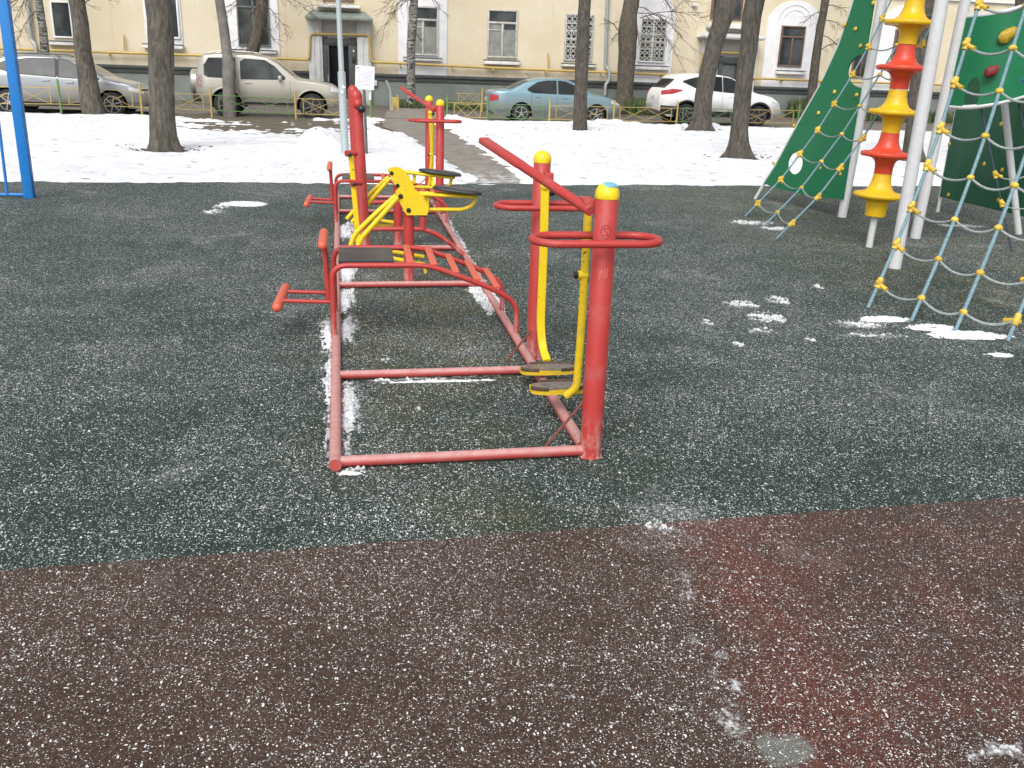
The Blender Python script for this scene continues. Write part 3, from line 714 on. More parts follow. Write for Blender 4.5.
# saddle riders
def plate_pts(px, Y): return [P(x, y, Y) for x, y in px]
def rider(Y, near):
    if near:
        poly = [(396,193.5),(398,190.5),(402,188.8),(408,189),(414,190),(423,195.5),(429,206.5),(428.5,210),(427,215),(407,215),(404,211),(397.5,198)]
        bolts = [(400.5,196),(408.5,210)]; up = ((423,194.5),(475,197)); lo = [(428,210.5),(464,210.5),(474,206),(477,197)]; st = ((428,195.5),(428,208))
        seat = (457.5,190.5,25); foot = [(398,197),(381,216),(361,238),(357,250)]
    else:
        poly = [(388,171.5),(390,169),(395,167.8),(402,169.3),(409,176),(414.5,187),(414,190),(400,190.5),(394,184)]
        bolts = [(391.5,173),(397.5,185.5)]; up = ((407,172.5),(455,178)); lo = [(414,187.5),(446,188.5),(451,185),(452,178)]; st = ((414.5,174),(414.5,184))
        seat = (440,172.7,21.5); foot = [(390,178),(376,194),(360,213),(352,222)]
    x0 = P(*bolts[1], Y).x
    po = MB(); zp = P(*bolts[1], Y).z
    po.lathe((x0+.004, Y+.045, 0), [(.044,0),(.044,.005),(.0385,.006),(.0385,zp+.01),(.03,zp+.02)], 20); post = po.build('rider_post', 'red', rig)
    pl = MB(); pp = plate_pts(poly, Y)
    pl.prism(pp, (0,-.012,0), (0,-.004,0)); pl.prism([p+V(0,.095,0) for p in pp], (0,-.004,0), (0,.004,0))
    lever = pl.build('saddle_lever', 'yellow', rig, ang=30)
    for bx, by in bolts:
        c = P(bx, by, Y); k = MB(); k.lathe(c+V(0,-.012,0), [(.001,.012),(.013,.011),(.0175,.005),(.0175,0),(.010,0)][::-1], 16, axis=(0,-1,0)); k.build('bolt_cap', 'black', lever)
    for dy in (.0, .085):
        MB().tube([P(*up[0], Y)+V(-.02,dy,0), P(*up[1], Y)+V(0,dy,0)], .0125, 10).build('saddle_tube', 'yellow', lever)
    MB().tube(fillet([P(x, y, Y)+V(0,.045,0) for x, y in lo], .07), .0145, 10).build('stay_tube', 'yellow', lever)
    MB().tube([P(*st[0], Y)+V(0,.03,0), P(*st[1], Y)+V(0,.03,0)], .013, 10).build('saddle_strut', 'yellow', lever)
    c = P(seat[0], seat[1], Y+.045); L = seat[2]/pxm(c); s = MB(); out = []
    tl = P(seat[0]+seat[2], seat[1]+(3 if near else 2.6), Y+.045) - P(seat[0]-seat[2], seat[1]-(2.2 if near else 2.6), Y+.045)
    sl = tl.z/max(tl.x, .01)
    top = []
    for k in range(32):
        t = 2*math.pi*k/32; cx, cy = math.cos(t), math.sin(t)
        w = .105 + .035*cx
        out.append(V(c.x+L*math.copysign(abs(cx)**.75, cx), c.y+w*math.copysign(abs(cy)**.8, cy), 0))
    rings = [(.86,-.010),(.99,-.006),(1,.004),(.96,.013),(.80,.019),(.4,.017),(.02,.015)]
    o_ = len(s.v)
    for sc, dz in rings:
        for p in out: x = c.x+(p.x-c.x)*sc; s.v.append((x, c.y+(p.y-c.y)*sc, c.z + (x-c.x)*sl + dz))
    for i in range(len(rings)-1):
        for j in range(32): s.f.append((o_+i*32+j, o_+i*32+(j+1)%32, o_+(i+1)*32+(j+1)%32, o_+(i+1)*32+j))
    s.f.append(tuple(o_+j for j in range(32))); s.f.append(tuple(o_+(len(rings)-1)*32+j for j in range(32)))
    s.build('saddle', 'pad', lever, ang=60)
    for dx, dy, dz in ((0,-.012,0), (-.045,.085,.012)):
        MB().tube(fillet([P(x, y, Y)+V(dx*min(1,.15+i*.45),dy,dz*min(1,i)) for i, (x, y) in enumerate(foot)], .07), .0185, 12).build('foot_tube', 'yellow', lever)
    return post, lever
def pxm(p): return FPX/(p-CP).dot(FW)
rider(6.63, True); rider(8.10, False)
# linkage bars low down between the saddles and the tall posts
for a, b in ((P(361,252,6.75), P(425,265,6.75)), (P(366,247,7.05), P(424,257,7.05)), (P(372,219,8.2), P(396,223,8.2)), (P(372,225,8.25), P(412,228,8.25))):
    MB().tube([a, b], .017, 10).build('linkage_bar', 'yellow', rig)
MB().tube([P(424,266,6.75), P(425.5,273,6.75)], .012, 8).build('linkage_pin', 'yellow', rig)
# stop frame: bent tube to the right rail, with a rubber-topped stop
Y = 7.62
MB().tube(fillet([P(372,229,Y), P(427,229,Y), P(448,241,Y), P(468,259,Y)], .12), .0195, 12).build('stop_tube', 'red', rig)
so = MB(); so.tube([P(423,229,Y), P(423,215.5,Y)], .027, 14); so = so.build('stop_post', 'red', rig)
MB().tube([P(423,216,Y), P(423,212.5,Y)], .029, 14).build('stop_pad', 'black', so)
MB().tube([P(366,203,9.0), P(398,201,9.0)], .02, 12).build('stop_tube', 'red', rig)
# tall swing posts with ball ends and yellow pendulum bars
def tall_post(x0, x1, y, h, w):
    t = MB(); t.lathe((0,0,0), [(w+.004,0),(w,.006),(w,h-.02),(w*.93,h),(w*.7,h+.022),(w*.3,h+.034),(.003,h+.037)], 22)
    t.v = [(x0+(x1-x0)*v[2]/h+v[0], y+v[1], v[2]) for v in t.v]
    return t.build('tall_post', 'red', rig)
tp = tall_post(.115, .070, 8.02, 1.315, .050); tq = tall_post(.09, .050, 8.95, 1.33, .050)
MB().ball((.082, 7.985, 1.235), .045, 14, (.9,1,1)).build('end_ball', 'red', tp)
MB().ball((.112, 7.93, 1.20), .033, 12).build('knob', 'black', tp)
MB().ball((.105, 8.90, 1.27), .03, 12).build('knob', 'black', tq)
Y = 7.78
pb = MB(); pts = [P(350.5,152,Y), P(353,180,Y), P(357,226,Y), P(359,249,Y)]
pb.strap(pts, .043, .02)
pb = pb.build('pendulum_bar', 'yellow', rig)
pb2 = MB(); pb2.beam(P(353,166,8.4), P(357,240,8.4), .018, .04, .005, up=(1,0,0)); pb2.build('pendulum_bar', 'yellow', rig)
for x, y in ((349.5,153.5),(354.5,183)):
    c = P(x, y, Y-.02)
    MB().tube([c+V(-.028,0,0), c+V(.055,.05,0)], .026, 14).build('hinge_sleeve', 'red', tp)
    MB().ball(c+V(0,-.028,-.006), .017, 10).build('hinge_cap', 'black', tp)
# far walker
w3, w4 = air_walker(10.15, 11.42, .975, .962, 1.165, 1, False)
# ------------------------------------------------------------------ climbing tower
tw = thing('climbing_tower', (5.6, 8.6, 0), 'green climbing tower with rope nets, white posts and a stacked red and yellow climber', 'climbing tower')
def post(a, b, r, name='post', m='white_post'): return MB().tube([a, b], r, 20).build(name, m, tw)
TOPZ = 3.15
def ext(a, b, z): a, b = Vector(a), Vector(b); return a+(b-a)*((z-a.z)/(b.z-a.z))
Q1a, Q1b = G(842,217), P(882.5,0,10.08); Q2a, Q2b = G(894.5,268), P(942,0,7.25); Q3a, Q3b = G(915,238), P(965.5,0,8.72)
T1, T2, T3 = ext(Q1a,Q1b,TOPZ), ext(Q2a,Q2b,TOPZ), ext(Q3a,Q3b,TOPZ)
post(Q1a, T1, .053); post(Q2a, T2, .054); post(Q3a, T3, .053)
P5 = G(937.5,212); P4 = G(1018.5,234)
post(P5, V(P5.x+.02, P5.y, TOPZ), .022, 'thin_post'); post(P4, P(1004,100,P4.y+.05), .036, 'thin_post')
T5 = V(P5.x+.02, P5.y, TOPZ); T4 = V(7.4, 8.9, TOPZ)
for a, b in ((T1,T2),(T2,T3),(T1,T5),(T3,T4),(T5,T4)):
    MB().tube([a, b], .035, 14).build('top_rail', 'white_post', tw)
# climbing panels, cut-outs modelled as real holes
def grid_panel(name, m, fn, nu, nv, holes, thick, bolts=(), edge=None):
    bm = bmesh.new(); vs = {}
    co_ = {(i,j): fn(i/nu, j/nv) for i in range(nu+1) for j in range(nv+1)}    # -> (point, a, b) with a,b flat coordinates
    def inside(a, b): return any(((a-h[0])/h[2])**2+((b-h[1])/h[3])**2 < 1 for h in holes)
    keep = []
    for i in range(nu):
        for j in range(nv):
            q = [(i,j),(i+1,j),(i+1,j+1),(i,j+1)]
            if inside(sum(co_[k][1] for k in q)/4, sum(co_[k][2] for k in q)/4): continue
            keep.append(q)
    inv = {}
    for q in keep:
        for k in q:
            if k not in vs:
                p, a, b = co_[k]; vs[k] = bm.verts.new(p)
    for q in keep: bm.faces.new([vs[k] for k in q])
    for k, v in vs.items():
        if v.is_boundary and 0 < k[0] < nu and 0 < k[1] < nv:
            p, a, b = co_[k]
            h = min(holes, key=lambda h: abs(((a-h[0])/h[2])**2+((b-h[1])/h[3])**2-1))
            s_ = 1/max(math.hypot((a-h[0])/h[2], (b-h[1])/h[3]), 1e-4)
            v.co = h[4](h[0]+(a-h[0])*s_, h[1]+(b-h[1])*s_)
    bmesh.ops.recalc_face_normals(bm, faces=bm.faces[:])
    bmesh.ops.solidify(bm, geom=bm.faces[:], thickness=thick)
    b = MB(); bm.verts.index_update(); b.add([v.co.copy() for v in bm.verts], [[v.index for v in f.verts] for f in bm.faces]); bm.free()
    return b.build(name, m, tw, ang=35)
PO = V(5.80,10.08,0); du = V(-.196,.981,0).normalized(); nl = V(-du.y, du.x, 0)
def pt1(u, z): return PO + du*u + V(0,0,z) + V(.025,0,0)*z*.4
LE = [(.2,1.60),(.45,1.40),(1.07,1.015),(1.5,.726),(1.95,.505),(2.27,.404),(2.43,.365),(2.75,.28),(3.0,.2)]
def left_u(z):
    for (z0,u0),(z1,u1) in zip(LE, LE[1:]):
        if z <= z1: return u0+(u1-u0)*max(0,(z-z0)/(z1-z0))
    return LE[-1][1]
def fn1(i, j):
    z = .215 + 2.75*j; ul = left_u(z); u = ul*(1-i)+.035*i
    zz = z + (.03*math.sin(i*math.pi) if j == 0 else 0)*-1
    return pt1(u, zz), u, zz
pnl = grid_panel('climbing_panel', 'green_panel', fn1, 64, 120, [(1.0,.54,.15,.135,pt1),(.02,1.67,.27,.185,pt1)], .022)
MB().tube([G(755,199)+V(0,0,0)] + [pt1(left_u(z)+.02, z) for z in (.25,.5,1.07,1.5,1.95,2.27,2.43,2.75,2.98)], .021, 12).build('edge_rail', 'white_post', tw)
def bolt_on(par, c, n, r=.024):
    MB().lathe(Vector(c)-Vector(n)*.004, [(r,0),(r,.008),(r*.75,.016),(.002,.019)], 12, axis=n).build('bolt_cap', 'clamp', par)
nrm1 = V(-nl.x, -nl.y, 0) if nl.x > 0 else nl
if nrm1.x > 0: nrm1 = -nrm1
for x, y in ((775,163),(795,126),(822,81),(846,25),(857,29),(862,46),(858,95),(820,113),(822,168),(842,174),(875,3),(836,92)):
    d = ray(x, y); t = (pt1(0,1)-CP).dot(nrm1)/d.dot(nrm1); c = CP+d*t
    bolt_on(pnl, c-nrm1*.0+nrm1*.022, nrm1)
# upper bulging panel with holds, between two bent rails
UPX = [(964,17,8.72),(985,15,8.5),(1005,11.5,8.36),(1024,6,8.3),(1050,-2,8.32),(1085,-10,8.55)]
LOX = [(945,106,8.72),(965,107.5,8.5),(988,105,8.36),(1012,99.5,8.3),(1040,92,8.32),(1078,86,8.55)]
def curve(px): 
    pts = [P(*p) for p in px]; out = []
    for i in range(len(pts)-1):
        p0, p1, p2, p3 = pts[max(i-1,0)], pts[i], pts[i+1], pts[min(i+2,len(pts)-1)]
        for k in range(8):
            t = k/8; out.append(.5*((2*p1)+(p2-p0)*t+(2*p0-5*p1+4*p2-p3)*t*t+(3*p1-p0-3*p2+p3)*t**3))
    return out+[pts[-1]]
uc, lc = curve(UPX), curve(LOX)
MB().tube(uc, .021, 12).build('curved_rail', 'white_post', tw); MB().tube(lc, .024, 12).build('curved_rail', 'white_post', tw)
def pt2(a, b):
    t = max(0, min(.9999, a))*(len(uc)-1); i = int(t); f = t-i
    return (lc[i].lerp(lc[i+1], f)).lerp(uc[i].lerp(uc[i+1], f), b)
cu = grid_panel('curved_panel', 'green_panel', lambda i, j: (pt2(i, .015+.97*j), i, .015+.97*j), 60, 40, [(.245,.12,.062,.21,pt2)], .02)
rr = random.Random(5)
for x, y, m_, s_ in ((1008,35,'hold_a',.085),(991.5,71,'hold_b',.07),(1023,80,'hold_c',.06)):
    c = P(x, y, 8.30); k = MB(); k.ball((0,0,0), s_, 14, (1,.55,.75))
    k.v = [tuple(c + Vector(v)*(1+.5*noise.noise(Vector(v)*14+V(x,0,0))) + V(0,0,v[0]*.5)) for v in k.v]; k.build('climbing_hold', m_, cu)
# back panel seen beneath, its bolts and lower panel
PB, PA = V(P5.x-.01, P5.y-.03, 0), V(7.36, 8.98, 0); db_ = (PA-PB)
def pt3(a, b): return PB + db_*a + V(0,0,.20+2.0*b)
bk = grid_panel('back_panel', 'shaded_panel', lambda i, j: (pt3(i, j), i, j), 20, 20, [], .022)
MB().tube([pt3(0,1)+V(0,0,.02), pt3(1,1)+V(0,0,.02)], .022, 12).build('back_rail', 'white_post', tw)
nb = V(db_.y, -db_.x, 0).normalized()
if nb.x > 0: nb = -nb
for x, y in ((951,144),(938,157),(986,164),(1003,124),(1004,170),(1000,200),(950,195)):
    d = ray(x, y); t = (pt3(0,0)-CP).dot(nb)/d.dot(nb); bolt_on(bk, CP+d*t+nb*.02, nb, .026)
# stacked plastic climber on a pole
ba = P(869,247,8.24); ax = (P(908,22.5,8.24)-P(876,194,8.24)).normalized()
cl = MB(); cl.tube([V(ba.x,ba.y,0), V(ba.x,ba.y,0)+ax*.5], .033, 16); cl.build('climber_pole', 'white_post', tw)
zs = [.520,.905,1.295,1.69,2.085,2.48]
for k, z in enumerate(zs):
    yel = k % 2 == 0
    c = V(ba.x, ba.y, 0)+ax*(z/ax.z)
    d0 = -.195; d1 = .195
    lowest = k == 0
    prof = [(.083,-.195),(.084,-.13),(.091,-.088),(.107,-.060),(.135,-.042),(.19,-.034),(.226,-.030),(.236,-.020),(.238,-.006),(.233,.008),(.215,.014),(.155,.022),(.122,.045),(.101,.085),(.088,.13),(.083,.195)]
    if lowest: prof = [(.085,-.215),(.095,-.21),(.105,-.07),(.15,-.052)] + prof[5:]
    MB().lathe(c, prof, 36, axis=ax).build('climber_disc', 'totem_yellow' if yel else 'totem_red', tw)
# rope nets
def net(anchors, rope_fn, levels, skip0=False, mats=('rope','grey_rope'), rr_=.0125, sag=.055, edge=None, name='rope_net', top=3.05, csc=1.0, drop=0.0):
    nr = len(anchors); body = MB(); rj = random.Random(nr+len(levels))
    for i in range(nr):
        zz = [0]+[k*top/24 for k in range(1, 25)]
        body.tube([rope_fn(i, z) for z in zz], rr_, 10)
    nt = body.build(name, mats[0], tw)
    for z in levels:
        pts = [rope_fn(i, z - drop*min(i, 2) + rj.uniform(-.012,.012)) for i in range(nr)]
        for i in range(nr-1):
            a, b_ = pts[i], pts[i+1]; seg = []
            for k in range(11):
                t = k/10; seg.append(a.lerp(b_, t) - V(0,0,sag*4*t*(1-t)))
            MB().tube(seg, rr_*.72, 8).build('cross_rope', mats[1], nt)
        for i in range(nr):
            up_ = (rope_fn(i, z+.05)-rope_fn(i, z-.05)).normalized()
            c = MB()
            if i in (0, nr-1):
                c.tube([pts[i]-up_*.042*csc, pts[i]+up_*.042*csc], .0225*csc, 12)
                s_ = (pts[1]-pts[0]).normalized()*(1 if i == 0 else -1); s_ = (s_-V(0,0,.35)).normalized()
                c.tube([pts[i], pts[i]+s_*.078*csc], .0165*csc, 12); c.tube([pts[i]+s_*.07*csc, pts[i]+s_*.085*csc], .019*csc, 12)
                c.ball(pts[i]-up_.cross(s_)*.02, .022*csc, 8)
            else:
                c.ball(pts[i], .0265*csc*rj.uniform(.93,1.07), 14, (1.05,1.05,.85))
            c.build('rope_clamp', 'clamp', nt)
    return nt
K2 = [(0,.08),(.175,.215),(.425,.405),(.695,.585),(.977,.745),(1.253,.878),(1.553,.985),(1.833,1.085),(2.122,1.195),(3.1,1.56)]
def k2(z):
    for (a,b_),(c,d) in zip(K2, K2[1:]):
        if z <= c: return b_+(d-b_)*(z-a)/(c-a)
    return K2[-1][1]
A2 = [G(863,310), G(915,320), G(962,328), G(1010,340)]; n2 = V(.8,.58,0)
off = [0,-.15,-.21,-.13]
def rope2(i, z): return V(A2[i].x, A2[i].y, 0) + n2*(k2(z)+off[i]*1.0) + V(0,0,z)
net(A2, rope2, [.175,.425,.695,.977,1.253,1.553,1.833,2.122,2.42,2.72], drop=.03)
A1 = [G(740,216), G(760,227), G(776,239)]; n1 = V(.983,-.183,0)
K1 = [(0,.06),(.45,.435),(1.017,.78),(1.62,1.08),(1.915,1.21),(3.1,1.62)]
def k1(z):
    for (a,b_),(c,d) in zip(K1, K1[1:]):
        if z <= c: return b_+(d-b_)*(z-a)/(c-a)
    return K1[-1][1]
def rope1(i, z):
    return V(A1[i].x, A1[i].y, 0) + n1*(k1(z)-.03*i) + V(0,0,z)
net(A1, rope1, [.165,.45,.735,1.017,1.315,1.62,1.915,2.22,2.52,2.82], sag=.05, rr_=.010, csc=.95)
# third net hanging behind under the curved panel
A3 = [V(*P(1012,255,8.0)), V(*P(1047,262,8.15))]
A3[0].z = A3[1].z = 0
def rope3(i, z):
    a = P(1012.5,255,8.0) if i == 0 else P(1050,258,8.0); b_ = P(981,108,8.45) if i == 0 else P(1018,100,8.45)
    return a.lerp(b_, min(1, z/1.45))
net(A3, rope3, [.52,.80], mats=('dark_rope','grey_rope'), rr_=.009, sag=.06, top=1.44, csc=.9)

# ------------------------------------------------------------------ blue frame at the left edge
sw = thing('play_frame', (-3.9, 11.15, 0), 'blue painted steel play frame with a square post at the left edge', 'play frame')
MB().beam((-3.565,11.15,-.02), (-3.55,11.15,2.9), .105, .10, .008, up=(0,1,0)).build('square_post', 'blue_paint', sw)
MB().beam((-5.6,11.15,-.02), (-5.6,11.15,2.9), .105, .10, .008, up=(0,1,0)).build('square_post', 'blue_paint', sw)
MB().tube([(-3.79,11.13,.03), (-3.765,11.13,1.0), (-3.83,11.13,1.4), (-3.95,11.13,1.62)], .016, 12).build('thin_bar', 'blue_paint', sw)
MB().tube([(-5.56,11.14,.035), (-3.61,11.14,.035)], .018, 12).build('base_bar', 'blue_paint', sw)
MB().beam((-5.6,11.15,2.95), (-3.55,11.15,2.95), .105, .10, .008).build('top_beam', 'blue_paint', sw)

# ------------------------------------------------------------------ lamp post and notice
lp = thing('lamp_post', (-.075,16.7,0), 'galvanised steel lamp post on the snow in front of the open entrance', 'lamp post')
a, b = P(345.3,158,16.7), P(341.5,72,16.7); dr = (b-a).normalized()
MB().tube([a-dr*.1, b], .066, 22).build('lower_tube', 'galv', lp)
MB().tube([b, b+dr*.012, b+dr*5.2], [.066,.045,.036], 18).build('upper_tube', 'galv', lp)
t = b+dr*5.2
MB().tube(fillet([t, t+V(0,0,.3), t+V(.3,-.9,.5)], .3), .026, 12).build('bracket_arm', 'galv', lp)
MB().box(t+V(.36,-1.08,.53), (.2,.5,.10), Matrix.Rotation(-.3,3,'Z'), .03).build('lamp_head', 'galv', lp)
for dx, dz in ((.03,-.22),(.0,-.30)):
    MB().box(b+V(dx,-.066,dz-.02), (.05,.006,.035), Matrix.Rotation(.5+dx*9,3,'Y')).build('paper_scrap', 'paper', lp)
ns = thing('notice_board', (.33,16.75,0), 'white printed notice on a thin dark leaning post', 'notice board')
MB().tube([P(367,158,16.75)-V(0,0,.1), P(364,88,16.75), P(363.3,68,16.75)], .024, 12).build('post', 'dark_metal', ns)
MB().box(P(370,95,16.79), (.035,.02,.16)).build('strap', 'paper', ns)
c = (P(355.3,66.5,16.72)+P(374.3,89,16.72))/2; nw = .325; nh = .385
tl = Matrix.Rotation(.045,3,'Y')
bd = MB(); bd.box(c, (nw, .008, nh), tl, .002); bd = bd.build('notice_sheet', 'paper', ns)
ink = MB(); rk = random.Random(2)
for k in range(13):
    z = nh*.36 - k*nh*.058; w = nw*(.80 if k else .45)*rk.uniform(.8,1); x0 = -nw*.40 if k else -nw*.22
    x = x0
    while x < x0+w:
        l = rk.uniform(.010,.034); ink.box(c+tl@V(x+l/2, -.006, z), (l, .002, .0075), tl); x += l+.007
ink.build('printed_lines', 'ink', bd)
MB().lathe(c+tl@V(-nw*.36,-.0045,nh*.41), [(.016,0),(.016,.003),(.001,.0035)], 14, axis=(0,-1,0)).build('printed_emblem', 'emblem', bd)

# ------------------------------------------------------------------ trees
def grow(b, p, d, L, r, depth, rd, up=.12):
    """one bent limb with forks"""
    n_ = 5; pts, rr_ = [p], [r]; q = p.copy(); dd = d.normalized()
    for k in range(n_):
        dd = (dd + V(rd.uniform(-.22,.22), rd.uniform(-.22,.22), rd.uniform(-.12,.12)+up*.5)).normalized()
        q = q + dd*(L/n_); pts.append(q.copy()); rr_.append(max(r*(1-.62*(k+1)/n_), .0035))
    b.tube(pts, rr_, 7 if r > .03 else 5, caps=False)
    if depth:
        for k in range(rd.randint(3,5)):
            i = rd.randint(2, n_); a = rd.uniform(0, 6.28); s = rd.uniform(.5,1)
            nd = (dd + V(math.cos(a)*s, math.sin(a)*s, rd.uniform(-.2,.5))).normalized()
            grow(b, pts[i], nd, L*rd.uniform(.45,.7), rr_[i]*.75, depth-1, rd, up)
TWIGS = {   # bare twigs that hang into the picture: (start px, end px) on the tree's own plane
 10: [((37,10),(18,40)),((38,-5),(0,12)),((36,-10),(14,22))],
 2: [((262,0),(240,45)),((262,5),(285,28)),((263,-8),(310,12)),((258,25),(276,42)),((262,-12),(228,14)),((263,-14),(330,6))],
 4: [((634,14),(665,20)),((640,18),(700,18)),((632,5),(684,40)),((640,-20),(690,6)),((619,33),(612,40)),((618,30),(604,20)),((645,15),(680,62)),((660,-10),(676,30)),((632,20),(640,45))],
 11: [((414,0),(392,14)),((415,-10),(384,28)),((412,30),(420,38)),((415,-14),(440,8)),((414,-6),(386,6))],
 7: [((823,20),(846,30)),((822,35),(842,52)),((826,5),(850,14)),((818,52),(838,44)),((824,12),(806,22))],
 0: [((84,46),(87,52)),((76,10),(110,-6))],
}
FLARE = {1: 1, 6: 1, 9: 1, 8: 1, 5: 1}
for ti, (lab, Y, tr, bk) in enumerate(TR):
    base = P(tr[0][0], tr[0][1], Y)
    root = thing('bare_tree', (base.x, Y, 0), lab, 'tree', 'bare trees on the lawn and by the house')
    pts, rr_ = [], []
    for (x, y, w) in tr:
        p = P(x, y, Y); pts.append(p); rr_.append(w*.94/2/pxm(p))
    pts[0].z = min(pts[0].z, -.05)
    d = (pts[-1]-pts[-3]).normalized(); top = pts[-1]
    for k in range(1, 7): 
        pts.append(top + d*(.55*k) + V(.05*math.sin(k*1.7+ti), .06*math.cos(k+ti), 0)); rr_.append(rr_[len(tr)-1]*(1-.07*k))
    # resample and roughen the bark
    fine, fr = [], []
    for i in range(len(pts)-1):
        n_ = max(2, int((pts[i+1]-pts[i]).length/.12))
        for k in range(n_):
            t = k/n_; fine.append(pts[i].lerp(pts[i+1], t)); fr.append(rr_[i]+(rr_[i+1]-rr_[i])*t)
    b = MB(); b.tube(fine, fr, 22)
    nv = []
    for v in b.v:
        v = Vector(v); i = min(range(len(fine)), key=lambda i: abs(fine[i].z-v.z)); ctr = fine[i]; o = v-ctr; r = o.length
        if r > 1e-5:
            a = math.atan2(o.y, o.x)
            k = 1 + .10*noise.noise(V(a*2.2, v.z*1.1, ti)) + .05*noise.noise(V(a*6, v.z*3, ti)) + .16*max(0, noise.noise(V(math.cos(a)*1.6, math.sin(a)*1.6, v.z*2.2+ti*5))-.35)
            if ti in FLARE and v.z < .42: k *= 1 + (.42-v.z)**2*2.6*(.1+1.1*max(-.15, math.cos(a*4+ti*1.3)))
            v = ctr + o*k
        nv.append(tuple(v))
    b.v = nv
    b.build('trunk', bk, root, ang=180)
    rd = random.Random(40+ti); lb = MB(); n0 = len(fine)
    for k in range(7):
        i = n0-1-int(k*3.4); a = rd.uniform(0, 6.28); s = rd.uniform(.35,.9)
        if fine[i].z < 3.4: continue
        grow(lb, fine[i], V(math.cos(a)*s, math.sin(a)*s, .8), rd.uniform(1.6,2.8), fr[i]*.5, 2, rd)
    if lb.v: lb.build('crown', 'twig', root, ang=180)
    if ti in TWIGS:
        tb = MB()
        for (x0,y0),(x1,y1) in TWIGS[ti]:
            Yt = Y - rd.uniform(.2, 1.2); a = P(x0,y0,Y-.05); e = P(x1,y1,Yt); dv = e-a; L = dv.length
            pp, r0 = [], .020
            prev = a
            for k in range(9):
                t = k/8; q = a.lerp(e, t) + V(rd.uniform(-.05,.05)*L*.35, rd.uniform(-.1,.1)*L*.2, .10*L*math.sin(t*math.pi)+rd.uniform(-.05,.05)*L*.25)*(1 if 0 < k < 8 else 0)
                pp.append(q)
            tb.tube(pp, [r0*(1-.7*k/8) for k in range(9)], 5, caps=False)
            for k in range(2, 9):
                for _ in range(rd.randint(1,2)):
                    dd = (dv.normalized() + V(rd.uniform(-.8,.8), rd.uniform(-.5,.5), rd.uniform(-.9,.6))).normalized()
                    grow(tb, pp[k], dd, L*rd.uniform(.18,.42), .009, 1, rd, -.1)
        tb.build('hanging_twigs', 'twig', root, ang=180)

# leaf litter and soil rings show round the roots: loose dark crumbs
cr = MB(); rd = random.Random(11)
for tx, ty in [TREES_AT[1], TREES_AT[6], TREES_AT[3], TREES_AT[5]]:
    for k in range(70):
        a = rd.uniform(0, 6.28); d = .26+abs(rd.gauss(0, .22)); s = rd.uniform(.012,.035)
        x, y = tx+math.cos(a)*d*1.2, ty+math.sin(a)*d*.8
        cr.box((x, y, max(snow_h(x,y),-.03)+s*.2), (s*1.6, s, s*.5), Matrix.Rotation(rd.uniform(0,3),3,'Z'))
tag(cr.build('leaf_litter', 'twig', origin=(0,0,0)), 'dark crumbs of bark and leaves round the tree roots', 'leaf litter', kind='stuff')

# concrete pole in front of the off-roader
pc = MB(); Y = 28.6
pts = [P(230,117,Y), P(229,90,Y), P(228.5,62,Y), P(227.5,57,Y), P(223.5,25,Y), P(219.5,0,Y), P(215,-30,Y)]; pts[0].z = -.1
rr_ = [w/2/pxm(pts[0]) for w in (13,12.4,12,10,9.4,8.8,8.4)]
d = (pts[-1]-pts[-2]).normalized(); pts.append(pts[-1]+d*5); rr_.append(rr_[-1]*.75)
pc.tube(pts, rr_, 18); o = pc.build('concrete_pole', 'concrete')
tag(o, 'slim grey concrete pole in front of the beige off-roader rear door', 'pole')
# ------------------------------------------------------------------ low fences
def fence_section(a, b, col, label, posts=(0,1), inset=.22, h=.56, flip=False, group='low fence sections by the car park'):
    a, b = Vector(a), Vector(b); d = (b-a); L = d.length; u = d/L
    o = thing('fence_section', tuple(a.lerp(b,.5)), label, 'fence', group)
    m1 = 'fence_green' if col == 'g' else 'fence_yellow'
    z1, z0 = V(0,0,h), V(0,0,.14)
    f = MB()
    f.beam(a+z1, b+z1, .019, .019); f.beam(a+z0, b+z0, .019, .019)
    i0, i1 = a+u*inset, b-u*inset
    f.beam(i0+z0, i0+z1, .018, .018); f.beam(i1+z0, i1+z1, .018, .018)
    mid = a+u*L*.5
    f.beam(i0+z0+V(0,-.016,0), mid+V(0,-.016,h*.93), .012, .012); f.beam(mid+V(0,-.016,h*.93), i1+z0+V(0,-.016,0), .012, .012)
    f.beam(i0+z1*.95+V(0,.016,0), mid+V(0,.016,.17), .014, .014); f.beam(mid+V(0,.016,.17), i1+z1*.95+V(0,.016,0), .014, .014)
    f.build('lattice', m1, o, smooth=False)
    for k in posts:
        p = a if k == 0 else b
        pc_ = ('fence_yellow' if col == 'g' else 'fence_green') if flip else m1
        q = MB(); q.tube([p+V(0,0,-.1), p+V(0,0,h+.19)], .030, 12); q.ball(p+V(0,0,h+.20), .030, 10, (1,1,.6)); q.build('post', pc_, o)
    return o
FL = [(-22,109),(61,109.5),(142,112.5),(212,115.5),(296,118.5),(371,121)]
def Y_at(x, y): return G(x, y, -.03)
fl = [P(x, y, yy) for (x, y), yy in zip(FL, (26.9,27.1,27.5,28.1,28.3,28.5))]
lab = ['green and yellow low fence section at the far left before the silver car door','low fence section before the silver car front wheel','low fence section between the nearest lawn tree and the off-roader rear','low fence section before the off-roader door','low yellow fence section before the off-roader front wheel']
for i, c in enumerate('yyygy'):
    fence_section(fl[i], fl[i+1], 'y' if i != 3 else 'g', lab[i], posts=(0,1) if i == 0 else (1,), flip=(i in (0,4,3)))
FR = [(447,121.5),(487,122.3),(549,124),(613,125.2),(676,126),(735,126.6),(797,127.4),(860,128.4)]
fr_ = [Y_at(x, y) for x, y in FR]
